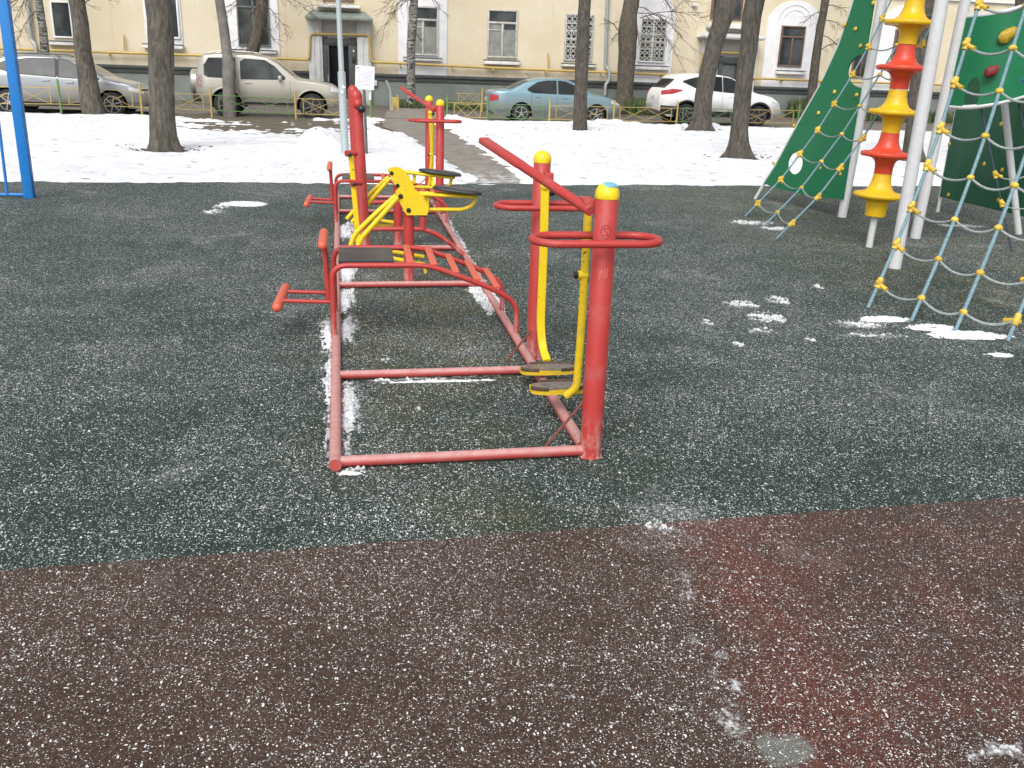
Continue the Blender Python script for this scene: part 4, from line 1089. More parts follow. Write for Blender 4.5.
lab = ['short yellow low fence section beside the path behind the blue sedan','green low fence section before the sedan rear wheel','yellow low fence section before the sedan front door','yellow low fence section before the sedan bonnet','green low fence section before the white car tail','yellow low fence section before the white car doors','green low fence section right of the white car front wheel']
for i, c in enumerate('ygyygyg'):
    fence_section(fr_[i], fr_[i+1], c, lab[i], posts=(0,1) if i == 0 else (1,), flip=(i in (0,1,5)))
fence_section(P(455,108,33.2), P(482,109,33.2), 'y', 'small yellow fence section standing behind the path fence', posts=(1,), inset=.12, h=.5)
# small things beside the path
o = MB(); o.tube(fillet([P(391,111,35)-V(0,0,.1), P(390.5,90,35), P(386,80.5,35)], .15), .05, 12)
tag(o.build('bent_pipe','pale_pipe'), 'pale bent vent pipe standing left of the birch with knots', 'pipe')
hy = thing('yellow_hydrant', tuple(P(395.5,108,35)), 'small rusty yellow twin post beside the bent pipe', 'post')
for dx in (-.10,.09):
    p = P(395.5,108,35); q = MB(); q.tube([V(p.x+dx,p.y,-.1), V(p.x+dx,p.y,.50+dx*.3)], .05, 12); q.build('stub_post','fence_yellow',hy)
p = P(395.5,108,35); MB().box((p.x-.01,p.y,.28), (.22,.08,.34), None, .02).build('cross_plate','fence_yellow',hy)

# ------------------------------------------------------------------ cars (nose to +X, near side towards the camera)
def lerp_poly(pl, x):
    if x <= pl[0][0]: return pl[0][1]
    for (a,b),(c,d) in zip(pl, pl[1:]):
        if x <= c: return b+(d-b)*(x-a)/(c-a)
    return pl[-1][1]
def smooth_poly(pl, n=160, it=3):
    x0, x1 = pl[0][0], pl[-1][0]
    ys = [lerp_poly(pl, x0+(x1-x0)*i/n) for i in range(n+1)]
    for _ in range(it): ys = [ys[0]]+[(ys[i-1]+2*ys[i]+ys[i+1])/4 for i in range(1,n)]+[ys[-1]]
    return [(x0+(x1-x0)*i/n, ys[i]) for i in range(n+1)]
def car(name, label, X0, Yside, z0, sc, spec, yaw=0):
    S = spec; L = S['L']; W = S['W']/2; top = smooth_poly(S['top'], 200, 3); zb = S['belt']; cl = S['clear']
    root = thing(name, (X0, Yside+W*sc, z0), label, 'car', 'parked cars in front of the house')
    rot = Matrix.Rotation(yaw, 3, 'Z')
    def TW(x, y, z): 
        p = rot @ V(x*sc, y*sc, z*sc); return (X0+p.x, Yside+W*sc+p.y, z0+p.z)
    def plan(x):
        a = min(x, L-x); k = S.get('round', .55)
        t = max(0, 1-a/k) ; return 1-S.get('taper', .22)*t**2.4
    def ztop(x): return lerp_poly(top, x)
    def belt(x): return lerp_poly(zb, x)
    def bot(x):
        a = min(x, L-x); return cl + max(0, .30-a)*.65
    def half(x, z):
        w = W*plan(x); b_ = belt(x)
        if z > b_: return w*.985-(z-b_)*S.get('tumble', .30)*(1 if True else 0)
        t = (b_-z)/max(b_-cl, .01)
        w2 = w*(.985 + .028*math.sin(min(1, t*1.25)*math.pi) - .05*max(0, t-.7)/.3)
        return w2
    def edge(x):
        zt = ztop(x); return zt - (.075 if zt > belt(x)+.1 else .045)
    nx = int(L/.022); rows = 26
    bm = bmesh.new(); vg = {}; meta = {}
    for i in range(nx+1):
        x = L*i/nx; ze = max(edge(x), bot(x)+.08); zt = ztop(x)
        for side in (-1,1):
            for j in range(rows+1):
                z = bot(x)+(ze-bot(x))*j/rows
                vg[i,j,side] = bm.verts.new((x, side*half(x,z), z)); meta[vg[i,j,side]] = 'side'
            we = half(x, ze)
            for k, (f, g_) in enumerate(((.965,.42),(.90,.72),(.75,.90),(.45,.98))):
                vg[i,rows+1+k,side] = bm.verts.new((x, side*we*f, ze+(zt-ze)*g_))
        vg[i,'c'] = bm.verts.new((x, 0, zt)); vg[i,'u'] = bm.verts.new((x, 0, bot(x)+.02))
    nr = rows+5
    wr = S['arch']
    def inw(x, z): return any((x-wx)**2+(z-S['wz'])**2 < wr*wr for wx in S['wheels'])
    for i in range(nx):
        for side in (-1,1):
            col = lambda i: [vg[i,'u']]+[vg[i,j,side] for j in range(nr)]+[vg[i,'c']]
            c0, c1 = col(i), col(i+1)
            for j in range(len(c0)-1):
                q = (c0[j], c1[j], c1[j+1], c0[j+1])
                cx = sum(v.co.x for v in q)/4; cz = sum(v.co.z for v in q)/4
                if j <= rows and inw(cx, cz): continue
                if j == 0 and any(abs(cx-wx) < wr for wx in S['wheels']): continue
                try: bm.faces.new(q if side < 0 else q[::-1])
                except ValueError: pass
    for i in (0, nx):
        lp_ = [vg[i,'u']]+[vg[i,j,-1] for j in range(nr)]+[vg[i,'c']]+[vg[i,j,1] for j in range(nr-1,-1,-1)]
        bm.faces.new(lp_)
    for v, k in meta.items():
        if v.link_faces and v.is_boundary:
            for wx in S['wheels']:
                dx, dz = v.co.x-wx, v.co.z-S['wz']; d = math.hypot(dx, dz)
                if d < wr*1.12 and d > 1e-4:
                    nx_, nz_ = wx+dx/d*wr, S['wz']+dz/d*wr
                    if nz_ > bot(nx_): v.co.x, v.co.z = nx_, nz_
    b = MB(); bm.verts.index_update(); b.add([TW(*v.co) for v in bm.verts], [[v.index for v in f.verts] for f in bm.faces]); bm.free()
    body = b.build('body', S['paint'], root, ang=50)
    # dark inside of the arches
    for wx in S['wheels']:
        for side in (-1,1):
            k = MB()
            pts = [(wx+(wr+.004)*math.cos(a), S['wz']+(wr+.004)*math.sin(a)) for a in [math.pi*(-.08+1.16*t/24) for t in range(25)]]
            o_ = len(k.v)
            for (x, z) in pts: k.v.append(TW(x, side*(W-.018)*plan(wx), z)); k.v.append(TW(x, side*(W-.42), z))
            for t in range(24): k.f.append((o_+2*t, o_+2*t+1, o_+2*t+3, o_+2*t+2))
            o_ = len(k.v)
            for (x, z) in pts: k.v.append(TW(x, side*(W-.42), z))
            k.f.append(tuple(range(o_, o_+25)))
            k.build('arch_liner', 'well', root)
        if S.get('flare'):
            for side in (-1,):
                fl_ = MB(); pts = []
                for t in range(23):
                    a = math.pi*(-.05+1.10*t/22); x, z = wx+(wr+.03)*math.cos(a), S['wz']+(wr+.03)*math.sin(a)
                    pts.append(V(*TW(x, side*(half(x, z)-.004), z)))
                fl_.tube(pts, .030*sc, 8); fl_.build('arch_flare', S['flare'], root)
    for wx in S['wheels']:
        for side in (-1,1):
            r = S['wr']; yc = side*(W-.125)
            t = MB(); prof = [(r*.62,-.10),(r*.90,-.105),(r*.985,-.08),(r,-.04),(r,.04),(r*.985,.08),(r*.90,.105),(r*.62,.10)]
            t.lathe((0,0,0), prof, 32, axis=(0,1,0)); t.v = [TW(wx+v[0], yc+v[1], S['wz']+v[2]) for v in t.v]
            wh = t.build('wheel', 'tyre', root)
            q = MB(); ns_ = S.get('spokes', 6)
            q.lathe((0,0,0), [(r*.70,.0),(r*.70,.02),(r*.66,.022),(r*.63,.0),(r*.60,-.055)], 30, axis=(0,side,0))
            q.lathe((0,0,0), [(r*.17,-.03),(r*.17,.012),(r*.10,.018),(.002,.018)], 16, axis=(0,side,0))
            for k in range(ns_):
                a = 2*math.pi*k/ns_+.3
                q.beam((r*.12*math.cos(a), side*.004, r*.12*math.sin(a)), (r*.65*math.cos(a), side*.008, r*.65*math.sin(a)), .03, S.get('spoke_w',.075)*r/.33, 0, up=(0,1,0))
            q.v = [TW(wx+v[0], yc+v[1]+side*.088, S['wz']+v[2]) for v in q.v]
            q.build('rim', S.get('rim','rim'), wh)
            dk = MB(); dk.lathe((0,0,0), [(r*.62,0),(r*.60,.004),(.002,.004)], 24, axis=(0,side,0)); dk.v = [TW(wx+v[0], yc+v[1]+side*.05, S['wz']+v[2]) for v in dk.v]
            dk.build('brake_disc', 'well', wh)
    def side_patch(x0, x1, lo, hi, name, m, off=.006, n=40, both=True, parent=None, rowsn=6):
        for side in ((-1,1) if both else (-1,)): side_patch1(x0, x1, lo, hi, name, m, off, n, side, parent, rowsn)
    def side_patch1(x0, x1, lo, hi, name, m, off, n, sd_, parent, rowsn):
        """a panel that follows the flank between two height lines"""
        k = MB()
        for side in (sd_,):
            o_ = len(k.v)
            for i in range(n+1):
                x = x0+(x1-x0)*i/n; a, c = lerp_poly(lo, x), lerp_poly(hi, x)
                for j in range(rowsn+1):
                    z = a+(max(c, a+.002)-a)*j/rowsn; k.v.append(TW(x, side*(half(x, z)+off), z))
            for i in range(n):
                for j in range(rowsn):
                    a = o_+i*(rowsn+1)+j; k.f.append((a, a+rowsn+1, a+rowsn+2, a+1))
        return k.build(name, m, parent or root)
    def top_patch(x0, x1, f, name, m, off=.008, n=14):
        k = MB()
        for i in range(n+1):
            x = x0+(x1-x0)*i/n; we = half(x, max(edge(x), bot(x)+.08))
            for j in range(13):
                y = (j/6-1)*f; ay = abs(y); g_ = 0.98 if ay < .45 else .98-(ay-.45)/.30*.08 if ay < .75 else .90-(ay-.75)/.15*.18
                if ay < .45: g_ = 1-.02*ay/.45
                ze = max(edge(x), bot(x)+.08); k.v.append(TW(x, y*we, ze+(ztop(x)-ze)*g_+off))
        for i in range(n):
            for j in range(12): a = i*13+j; k.f.append((a, a+13, a+14, a+1))
        return k.build(name, m, root)
    for (x0, x1, lo, hi, m_) in S['windows']:
        side_patch(x0-.028, x1+.028, [(a, b-.022) for a, b in lo], [(a, b+.020) for a, b in hi], 'window_trim', 'cladding', .004)
        side_patch(x0, x1, lo, hi, 'window', m_, .007)
    for (x0, x1, f, m_, nm) in S['screens']: top_patch(x0, x1, f, nm, m_)
    for (x0, x1, lo, hi, nm, m_) in S.get('patches', ()): side_patch(x0, x1, lo, hi, nm, m_, .009, 16)
    for x_ in S.get('seams', ()):
        side_patch(x_[0]-.004, x_[0]+.004, [(0,x_[1])], [(0,x_[2])], 'door_seam', 'seam', .004, 2)
    for hx, hz in S.get('handles', ()):
        y = -(half(hx, hz)+.012); k = MB(); k.box(TW(hx, y, hz), (.20*sc, .03*sc, .035*sc), rot, .008); k.build('door_handle', S.get('handle_m', S['paint']), root)
    if 'mirror' in S:
        mx, mz = S['mirror']
        for side in (-1,1):
            k = MB(); k.box(TW(mx, side*(half(mx, mz)+.10), mz+.02), (.11*sc, .20*sc, .15*sc), rot, .035, ); k.build('wing_mirror', S.get('mirror_m', S['paint']), root)
    if S.get('rails'):
        for side in (-1,1):
            x0, x1 = S['rails']; k = MB()
            pts = [V(*TW(x, side*(half(x, edge(x))*.93), ztop(x)-.0+.035*(1 if 0 < i < 8 else 0))) for i, x in enumerate([x0+(x1-x0)*j/8 for j in range(9)])]
            k.tube(pts, .018*sc, 8); k.build('roof_rail', S.get('rail_m', S['paint']), root)
    if 'plate' in S:
        px_, pz = S['plate']; MB().box(TW(px_, 0, pz), (.02, .50*sc, .11*sc), rot).build('number_plate', 'plate', root)
    return root, TW, half, body

Y = 29.0
# beige off-roader
x0 = P(196,100,Y).x; x1 = P(341,100,Y).x
suv = dict(L=4.3, W=1.86, wheels=(.88,3.42), wz=.385, wr=.385, arch=.455, clear=.38, paint='beige_car', rim='dull_rim', spokes=6, round=.45, taper=.20, tumble=.22, flare='beige_car',
  top=[(0,.95),(.04,1.36),(.16,1.72),(.30,1.83),(.8,1.87),(1.7,1.865),(2.15,1.80),(2.45,1.64),(2.95,1.24),(3.05,1.19),(3.6,1.14),(4.05,1.05),(4.22,.92),(4.3,.72)],
  belt=[(0,1.10),(1.3,1.12),(3.0,1.10),(3.2,1.05),(4.3,.9)],
  windows=[(.30,1.17,[(.30,1.22),(.38,1.17),(1.17,1.15)],[(.30,1.50),(.42,1.69),(1.17,1.70)],'tinted'),
           (1.36,2.62,[(1.36,1.14),(2.62,1.16)],[(1.36,1.62),(1.45,1.69),(2.05,1.68),(2.35,1.50),(2.62,1.22)],'car_glass')],
  screens=[(2.28,2.90,.88,'car_glass','windscreen'),(.05,.16,.80,'tinted','rear_window')],
  patches=[(.03,.20,[(0,.86)],[(0,1.22)],'tail_lamp','clear_tail'),(4.0,4.24,[(4.0,.84),(4.24,.82)],[(4.0,1.0),(4.24,.90)],'head_lamp','headlight'),(1.34,3.0,[(0,.62)],[(0,.70)],'door_moulding','beige_car'),(1.30,2.95,[(0,.40)],[(0,.47)],'side_step','cladding')],
  seams=[(1.28,.5,1.12),(2.78,.5,1.14)], handles=[(1.55,1.02)], mirror=(2.50,1.16), mirror_m='beige_car', rails=(.45,1.9))
r_, TWs, hs_, body = car('off_roader', 'beige three-door off-roader with a spare wheel on its tail parked before the entrance', x0, Y, -.07, (x1-x0)/4.3, suv)
sc = (x1-x0)/4.3
k = MB(); k.lathe((0,0,0), [(.36,0),(.385,.03),(.385,.17),(.35,.21),(.002,.215)], 32, axis=(-1,0,0)); k.v = [TWs(v[0]-.01, v[1], v[2]+.98) for v in k.v]
k.build('spare_wheel_cover', 'beige_car', r_)
k = MB(); k.box(TWs(.02, -.55, .55), (.25*sc, .55*sc, .22*sc), None, .05); k.build('rear_bumper', 'cladding', r_)

# pale blue sedan
Y = 30.0; x0 = P(489.5,110,Y).x; x1 = P(622.5,110,Y).x
sed = dict(L=4.57, W=1.77, wheels=(1.08,3.66), wz=.31, wr=.31, arch=.365, clear=.20, paint='blue_car', rim='rim', spokes=5, spoke_w=.10, round=.6, taper=.26, tumble=.36,
  top=[(0,.62),(.03,.93),(.14,1.01),(.45,1.05),(.78,1.10),(1.25,1.33),(1.65,1.43),(2.2,1.46),(2.65,1.43),(3.0,1.30),(3.45,1.03),(3.6,.98),(4.0,.92),(4.35,.80),(4.52,.62),(4.57,.45)],
  belt=[(0,.93),(1.0,.95),(2.5,.92),(3.4,.88),(4.57,.75)],
  windows=[(1.30,2.24,[(1.30,1.05),(1.45,.985),(2.24,.965)],[(1.30,1.10),(1.62,1.30),(1.95,1.355),(2.24,1.365)],'tinted'),
           (2.34,3.30,[(2.34,.965),(3.30,.955)],[(2.34,1.365),(2.60,1.34),(2.9,1.22),(3.30,.98)],'car_glass')],
  screens=[(2.72,3.40,.86,'car_glass','windscreen'),(.62,1.32,.84,'tinted','rear_window')],
  patches=[(.03,.30,[(0,.66),(.3,.72)],[(0,.90),(.3,.86)],'tail_lamp','taillight'),(4.16,4.50,[(4.16,.70),(4.5,.62)],[(4.16,.80),(4.5,.68)],'head_lamp','headlight'),(1.5,3.25,[(0,.50)],[(0,.535)],'door_moulding','blue_car')],
  seams=[(1.40,.3,.95),(2.29,.28,1.36),(3.28,.28,.92)], handles=[(1.62,.84),(2.55,.83)], mirror=(3.18,.99), plate=(.01,.72))
r_, TWs, _, _ = car('sedan', 'pale blue sedan parked behind the low fence in front of the plain facade', x0, Y, -.07, (x1-x0)/4.57, sed)
MB().tube([TWs(1.55,0,1.40), TWs(1.36,0,1.58)], .006, 6).build('aerial', 'black', r_)

# white crossover
Y = 31.2; x0 = P(660,110,Y).x; x1 = P(783.5,110,Y).x
whi = dict(L=4.41, W=1.82, wheels=(.93,3.53), wz=.345, wr=.345, arch=.41, clear=.26, paint='white_car', rim='dull_rim', spokes=5, spoke_w=.085, round=.6, taper=.25, tumble=.34, flare='cladding',
  top=[(0,.66),(.04,1.00),(.16,1.16),(.50,1.46),(.62,1.60),(1.2,1.66),(2.0,1.655),(2.5,1.58),(2.9,1.40),(3.30,1.14),(3.5,1.08),(3.95,1.00),(4.25,.84),(4.38,.62),(4.41,.48)],
  belt=[(0,1.08),(1.0,1.12),(2.2,1.06),(3.4,.98),(4.41,.82)],
  windows=[(.78,1.22,[(.78,1.38),(1.22,1.20)],[(.78,1.40),(1.0,1.47),(1.22,1.52)],'tinted'),(1.26,2.12,[(1.26,1.19),(2.12,1.11)],[(1.26,1.525),(1.7,1.56),(2.12,1.56)],'tinted'),
           (2.20,3.12,[(2.20,1.105),(3.12,1.06)],[(2.20,1.56),(2.5,1.51),(2.8,1.36),(3.12,1.10)],'car_glass')],
  screens=[(2.66,3.24,.86,'car_glass','windscreen'),(.17,.50,.84,'tinted','rear_window')],
  patches=[(.05,.74,[(0,.95),(.4,.99),(.74,1.10)],[(0,1.07),(.35,1.16),(.74,1.13)],'tail_lamp','taillight'),(3.95,4.30,[(3.95,.80),(4.3,.70)],[(3.95,.88),(4.3,.76)],'head_lamp','headlight'),
           (.06,.50,[(0,.34)],[(0,.62),(.5,.60)],'rear_cladding','cladding'),(1.36,3.1,[(0,.28)],[(0,.46)],'sill_cladding','cladding')],
  seams=[(1.34,.5,1.15),(2.16,.4,1.5),(3.12,.4,1.04)], handles=[(1.58,.99),(2.45,.95)], mirror=(2.98,1.10), plate=(.02,.86))
car('white_crossover', 'white crossover car with red tail lamps behind two dark trunks', x0, Y, -.07, (x1-x0)/4.41, whi)

# silver crossover at the left
Y = 27.9; x0 = P(-30,90,Y).x; x1 = P(148.5,95,Y).x
silv = dict(L=4.7, W=1.86, wheels=(.93,3.70), wz=.34, wr=.34, arch=.41, clear=.24, paint='silver_car', rim='rim', spokes=6, round=.6, taper=.26, tumble=.36,
  top=[(0,.66),(.04,1.0),(.2,1.2),(.6,1.46),(.9,1.57),(1.5,1.62),(2.2,1.615),(2.7,1.53),(3.1,1.34),(3.55,1.07),(3.75,1.02),(4.2,.93),(4.5,.80),(4.66,.62),(4.7,.45)],
  belt=[(0,1.05),(1.0,1.06),(2.2,1.01),(3.5,.94),(4.7,.78)],
  windows=[(.70,1.10,[(.70,1.25),(1.10,1.14)],[(.70,1.27),(.9,1.40),(1.10,1.44)],'tinted'),(1.14,2.25,[(1.14,1.12),(2.25,1.06)],[(1.14,1.45),(1.6,1.51),(2.25,1.52)],'car_glass'),
           (2.34,3.38,[(2.34,1.055),(3.38,1.01)],[(2.34,1.52),(2.62,1.47),(3.0,1.29),(3.38,1.04)],'car_glass')],
  screens=[(2.84,3.48,.86,'car_glass','windscreen'),(.24,.62,.84,'tinted','rear_window')],
  patches=[(4.18,4.56,[(4.18,.72),(4.56,.66)],[(4.18,.84),(4.56,.74)],'head_lamp','headlight'),(4.50,4.66,[(4.5,.70)],[(4.5,.78)],'grille','cladding'),(2.245,2.345,[(0,1.06)],[(0,1.52)],'pillar_trim','cladding'),(1.09,1.15,[(0,1.13)],[(0,1.44)],'pillar_trim','cladding'),(1.3,3.3,[(0,.26)],[(0,.36)],'sill_cladding','cladding')],
  seams=[(1.25,.5,1.08),(2.30,.4,1.5),(3.36,.4,.98)], handles=[(2.0,.94),(2.62,.90)], mirror=(3.22,1.05), rails=(.9,2.4), rail_m='dark_metal')
car('silver_crossover', 'silver crossover car behind the blue frame and the leftmost trunk', x0, Y, -.07, (x1-x0)/4.7, silv)

# ------------------------------------------------------------------ house
YB = 40.0
def F(x, y): return P(x, y, YB)
hb = thing('apartment_house', (4, YB, 0), 'long cream apartment house with white window panels and a green-grey base', 'building')
plz = lambda x: F(390,73.5).z
ZP = F(390,76).z
w = MB(); w.box((4,YB+6,6.0+.0), (92,12,13.0)); w.build('wall', 'cream', hb)
runs = [(-42, F(311,60).x), (F(370,60).x, F(701,60).x), (F(755,60).x, 50)]
for a, b_ in runs:
    pl_ = MB(); pl_.box(((a+b_)/2,YB-.06,(ZP-.2)/2-.05), (b_-a,.16,ZP+.2)); plo = pl_.build('plinth', 'plinth', hb)
    for dz, t, d in ((.03,.12,.24),(-.15,.10,.16)):
        MB().box(((a+b_)/2,YB-.02-d/2,ZP+dz), (b_-a-.02,d,t), None, .01).build('ledge', 'plinth_cap', plo)
def rect(x0, y0, x1, y1):
    a, b = F(x0,y0), F(x1,y1); return a.x, b.x, b.z, a.z     # left, right, bottom, top
def window(x0, y0, x1, y1, frame='old_frame', style='three', panes='pane', sill=None, sx=4, grille=False, mull=.5, proud=0):
    YB = 40.0-proud
    l, r, zb, zt = rect(x0, y0, x1, y1); l -= .0; cx, cz, w_, h_ = (l+r)/2, (zb+zt)/2, r-l, zt-zb
    fw = .065; f = MB()
    for c, s in (((l+fw/2,YB-.035,cz),(fw,.07,h_)),((r-fw/2,YB-.035,cz),(fw,.07,h_)),((cx,YB-.036,zb+fw/2),(w_,.07,fw)),((cx,YB-.036,zt-fw/2),(w_,.07,fw))): f.box(c, s, None, .006)
    bars = []
    tz = zt-h_*.27
    if style in ('three','three_open'):
        bars = [((cx,YB-.034,tz),(w_-fw,.06,.075)), ((l+w_*mull,YB-.034,(zb+tz)/2),(.075,.06,tz-zb))]
    elif style == 'two': bars = [((cx,YB-.034,cz),(.075,.06,h_))]
    elif style == 'bar': bars = [((l+w_*.5,YB-.034,cz),(.06,.06,h_)), ((cx,YB-.034,zb+h_*.62),(w_,.06,.06))]
    for c, s in bars: f.box(c, s, None, .006)
    win = f.build('window', frame, hb)
    p = MB(); p.box((cx,YB-.012,cz), (w_-fw,.016,h_-fw)); p.build('glazing', panes, win)
    if panes == 'curtain':
        p = MB(); p.box((cx,YB-.024,(tz+zt)/2), (w_-fw*2,.008,zt-tz-fw*1.5)); p.build('transom_pane', 'pane', win)
        p = MB(); p.box((l+w_*.74,YB-.024,tz-.16), (w_*.36,.008,.2)); p.build('vent_pane', 'pane', win)
        if mull == .5:
            f2 = MB(); f2.box((l+w_*.27,YB-.03,tz-.28), (w_*.42,.03,.05)); f2.build('glazing_bar', frame, win)
    if sill:
        sl, sr, sb, st = rect(*sill); s = MB(); s.box(((sl+sr)/2,YB-.11,(sb+st)/2), (sr-sl,.24,max(st-sb,.1)), None, .03); s.build('sill', 'sill', win)
        t = MB(); t.box(((sl+sr)/2,YB-.125,st+.018), (sr-sl+.02,.27,.022)); t.build('drip_sheet', 'dark_frame', win)
    if grille:
        g_ = MB(); n_ = 5; cell = (w_-.1)/n_/1.0; nzz = int(h_/cell)
        for i in range(n_+1): g_.box((l+.05+cell*i,YB-.085,cz), (.028,.02,h_-.06))
        for k in (.30,.47,.64,.8): g_.box((cx,YB-.086,zb+h_*k), (w_,.02,.05))
        for i in range(n_):
            for j in range(nzz):
                x, z = l+.05+cell*(i+.5), zb+.06+cell*(j+.5); s_ = cell*.40
                for a, b in (((-1,-1),(1,1)),((-1,1),(1,-1))):
                    g_.beam((x+a[0]*s_,YB-.084,z+a[1]*s_), (x+b[0]*s_,YB-.084,z+b[1]*s_), .014, .026)
                g_.box((x,YB-.083,z), (.06,.014,.06), Matrix.Rotation(.785,3,'Y'))
        g_.build('grille', 'lattice', win, smooth=False)
    return win
def panel(x0, x1, y1, ytop=-30, arch=None, name='window_surround', dep=.045):
    l, r, zb, zt = rect(x0, y1, x1, y1); zb = F(x0, y1).z; l, r = F(x0, 30).x, F(x1, 30).x
    b = MB()
    if arch:
        cz, rad = arch; cx = (l+r)/2; pts = [V(r,0,zb)] ; ry = rad
        out = [V(l,YB,zb), V(r,YB,zb)] + [V(cx+(r-l)/2*math.cos(a),YB,cz+ry*math.sin(a)) for a in [math.pi*k/24 for k in range(25)]]
        b.prism(out, (0,-dep,0), (0,.05,0))
    else:
        zt = F((x0+x1)/2, ytop).z; b.box(((l+r)/2,YB-dep/2,(zb+zt)/2), (r-l,dep,zt-zb), None, .008)
    return b.build(name, 'white_render', hb)
# left to right along the ground floor
window(49.5,.5,74.5,38.5,'white_frame','none','pane',sill=(49,41,80,46))
pn = panel(145.5,182.5,50,-40); 
window(153,-28,181,39,'white_frame','two','pane',sill=(143.5,44,184,49.5),proud=.05)
panel(224,279,76); window(235,-18,271,47,'dark_frame','bar','pane',sill=(229,49.5,277,54),proud=.05)
panel(398,447,78); window(407,5.5,438,56,'old_frame','three','curtain',sill=(403,57.5,441,61.5),proud=.05)
window(487.8,9,516.4,58.5,'old_frame','three','curtain',sill=(483.5,60,518.8,65.3))
window(565.6,13.5,591.5,61.5,'old_frame','none','pane',sill=(561,63.5,594.5,67.5),grille=True)
panel(629,674,82,-40,arch=(F(650,18).z,F(650,-8).z-F(650,18).z)); window(640.5,17.5,663.5,63,'white_frame','two','pane',sill=(634,65.5,667,70.5),grille=True,proud=.05)
panel(766.5,820,88,0,arch=(F(793,26).z,F(793,.5).z-F(793,26).z))
ai = MB(); l, r = F(776,26).x, F(811,26).x; cx = (l+r)/2
for rad_, rr3 in ((1,.03),(.72,.022)):
    ai.tube([V(cx+(r-l)/2*rad_*math.cos(a), YB-.05, F(793,24).z+(r-l)/2*rad_*.95*math.sin(a)) for a in [math.pi*k/24 for k in range(25)]], rr3, 6)
ai.build('arch_moulding', 'white_render', hb)
window(781.3,25.5,800,67,'brown_frame','three','pane',sill=(775,70.5,803,75),proud=.05)
panel(880,936,94,0,arch=(F(905,30).z,F(905,4).z-F(905,30).z)); window(895,29,915,72,'brown_frame','three','pane',sill=(889,75,922,79.5),proud=.05)
window(855,44,868,78,'brown_frame','two','pane')
window(985,30,1012,78,'old_frame','three','curtain',sill=(981,80,1014,85)); 
window(-60,-2,-30,36,'white_frame','two','pane',sill=(-62,38,-28,43))
# first entrance
def entrance(x0, y0, x1, canopy, door, jambs, dark, stairwin, roofm='canopy_roof'):
    l, r, zb, zt = rect(canopy[0], canopy[1], canopy[2], canopy[3])
    cp = MB(); d = .95; zr = F(canopy[0]+8, canopy[4]).z
    cp.add([(l,YB-d,zt),(r,YB-d,zt),(r-.30,YB,zr),(l+.30,YB,zr),(l,YB-d,zt-.05),(r,YB-d,zt-.05),(r,YB,zt-.05),(l,YB,zt-.05)],
           [(0,1,2,3),(4,5,6,7),(0,1,5,4),(0,3,7,4),(1,2,6,5),(2,3,7,6)])
    c = cp.build('canopy', roofm, hb, smooth=False)
    MB().box(((l+r)/2,YB-d/2+.01,(zb+zt-.05)/2), (r-l-.10,d-.06,zt-.05-zb), None, .01).build('canopy_beam', 'white_render', c)
    jl, jr = F(jambs[0],60).x, F(jambs[3],60).x; il, ir = F(jambs[1],60).x, F(jambs[2],60).x
    for a, b in ((jl,il),(ir,jr)):
        q = MB(); q.box(((a+b)/2,YB-.15,(zb-.3)/2-.1), (b-a,.30,zb+.5), None, .01)
        for k in range(2): q.box((a+(b-a)*(.35+.4*k),YB-.31,(zb-.3)/2-.2), ((b-a)*.16,.05,zb+.1), None, .01)
        q.build('door_pilaster', 'jamb', hb)
    dl, dr, db, dt = rect(door[0], door[1], door[2], door[3])
    q = MB(); q.box(((il+ir)/2,YB-.08,(zb+dt)/2), (ir-il,.16,zb-dt)); q.build('door_head', 'canopy_soffit', hb)
    f = MB()
    for cc, s in (((dl+.09,YB-.10,dt/2-.1),(.18,.2,dt+.3)),((dr-.16,YB-.10,dt/2-.1),(.32,.2,dt+.3)),(((dl+dr)/2,YB-.101,dt-.13),(dr-dl,.2,.26))): f.box(cc, s, None, .01)
    f = f.build('door_frame', 'door_frame', hb)
    return l, r, zb, zt, dl, dr, dt, f
l, r, zb, zt, dl, dr, dt, f = entrance(0,0,0,(305.5,17,372.5,22,9.5),(323.5,38,357.5,104),(309,323,357.5,371),True,None)
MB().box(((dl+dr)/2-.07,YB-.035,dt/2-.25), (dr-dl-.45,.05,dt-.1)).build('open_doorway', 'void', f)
q = MB(); q.box((dl+.19,YB-.5,dt/2-.22), (.05,.8,dt-.15), None, .008); q = q.build('door_leaf', 'door_frame', hb)
MB().tube([(dl+.16,YB-.86,.85),(dl+.16,YB-.86,1.1)], .02, 8).build('door_handle', 'galv', q)
kp = F(353.7,59.5); MB().box((kp.x,YB-.21,kp.z), (.12,.03,.28), None, .01).build('entry_keypad', 'black', f)
kp = F(353.5,51); MB().box((kp.x,YB-.21,kp.z), (.05,.02,.09)).build('entry_notice', 'paper', f)
sl, sr, sb, st = rect(322,-30,354,3)
MB().box(((sl+sr)/2,YB-.02,(sb+st)/2), (sr-sl,.05,st-sb)).build('stair_window', 'brown_frame', hb)
sl, sr, sb, st = rect(317,4.5,360,9.5); MB().box(((sl+sr)/2,YB-.25,(sb+st)/2), (sr-sl,.5,st-sb), None, .03).build('stair_window_sill', 'sill', hb)
st_ = MB()
for k in range(3): st_.box(((dl+dr)/2,YB-.5-.15*k,-.05+.14*(2-k)/2), (1.9,.9+.3*k-.3*k,.16))
st_.build('door_step', 'concrete', hb)
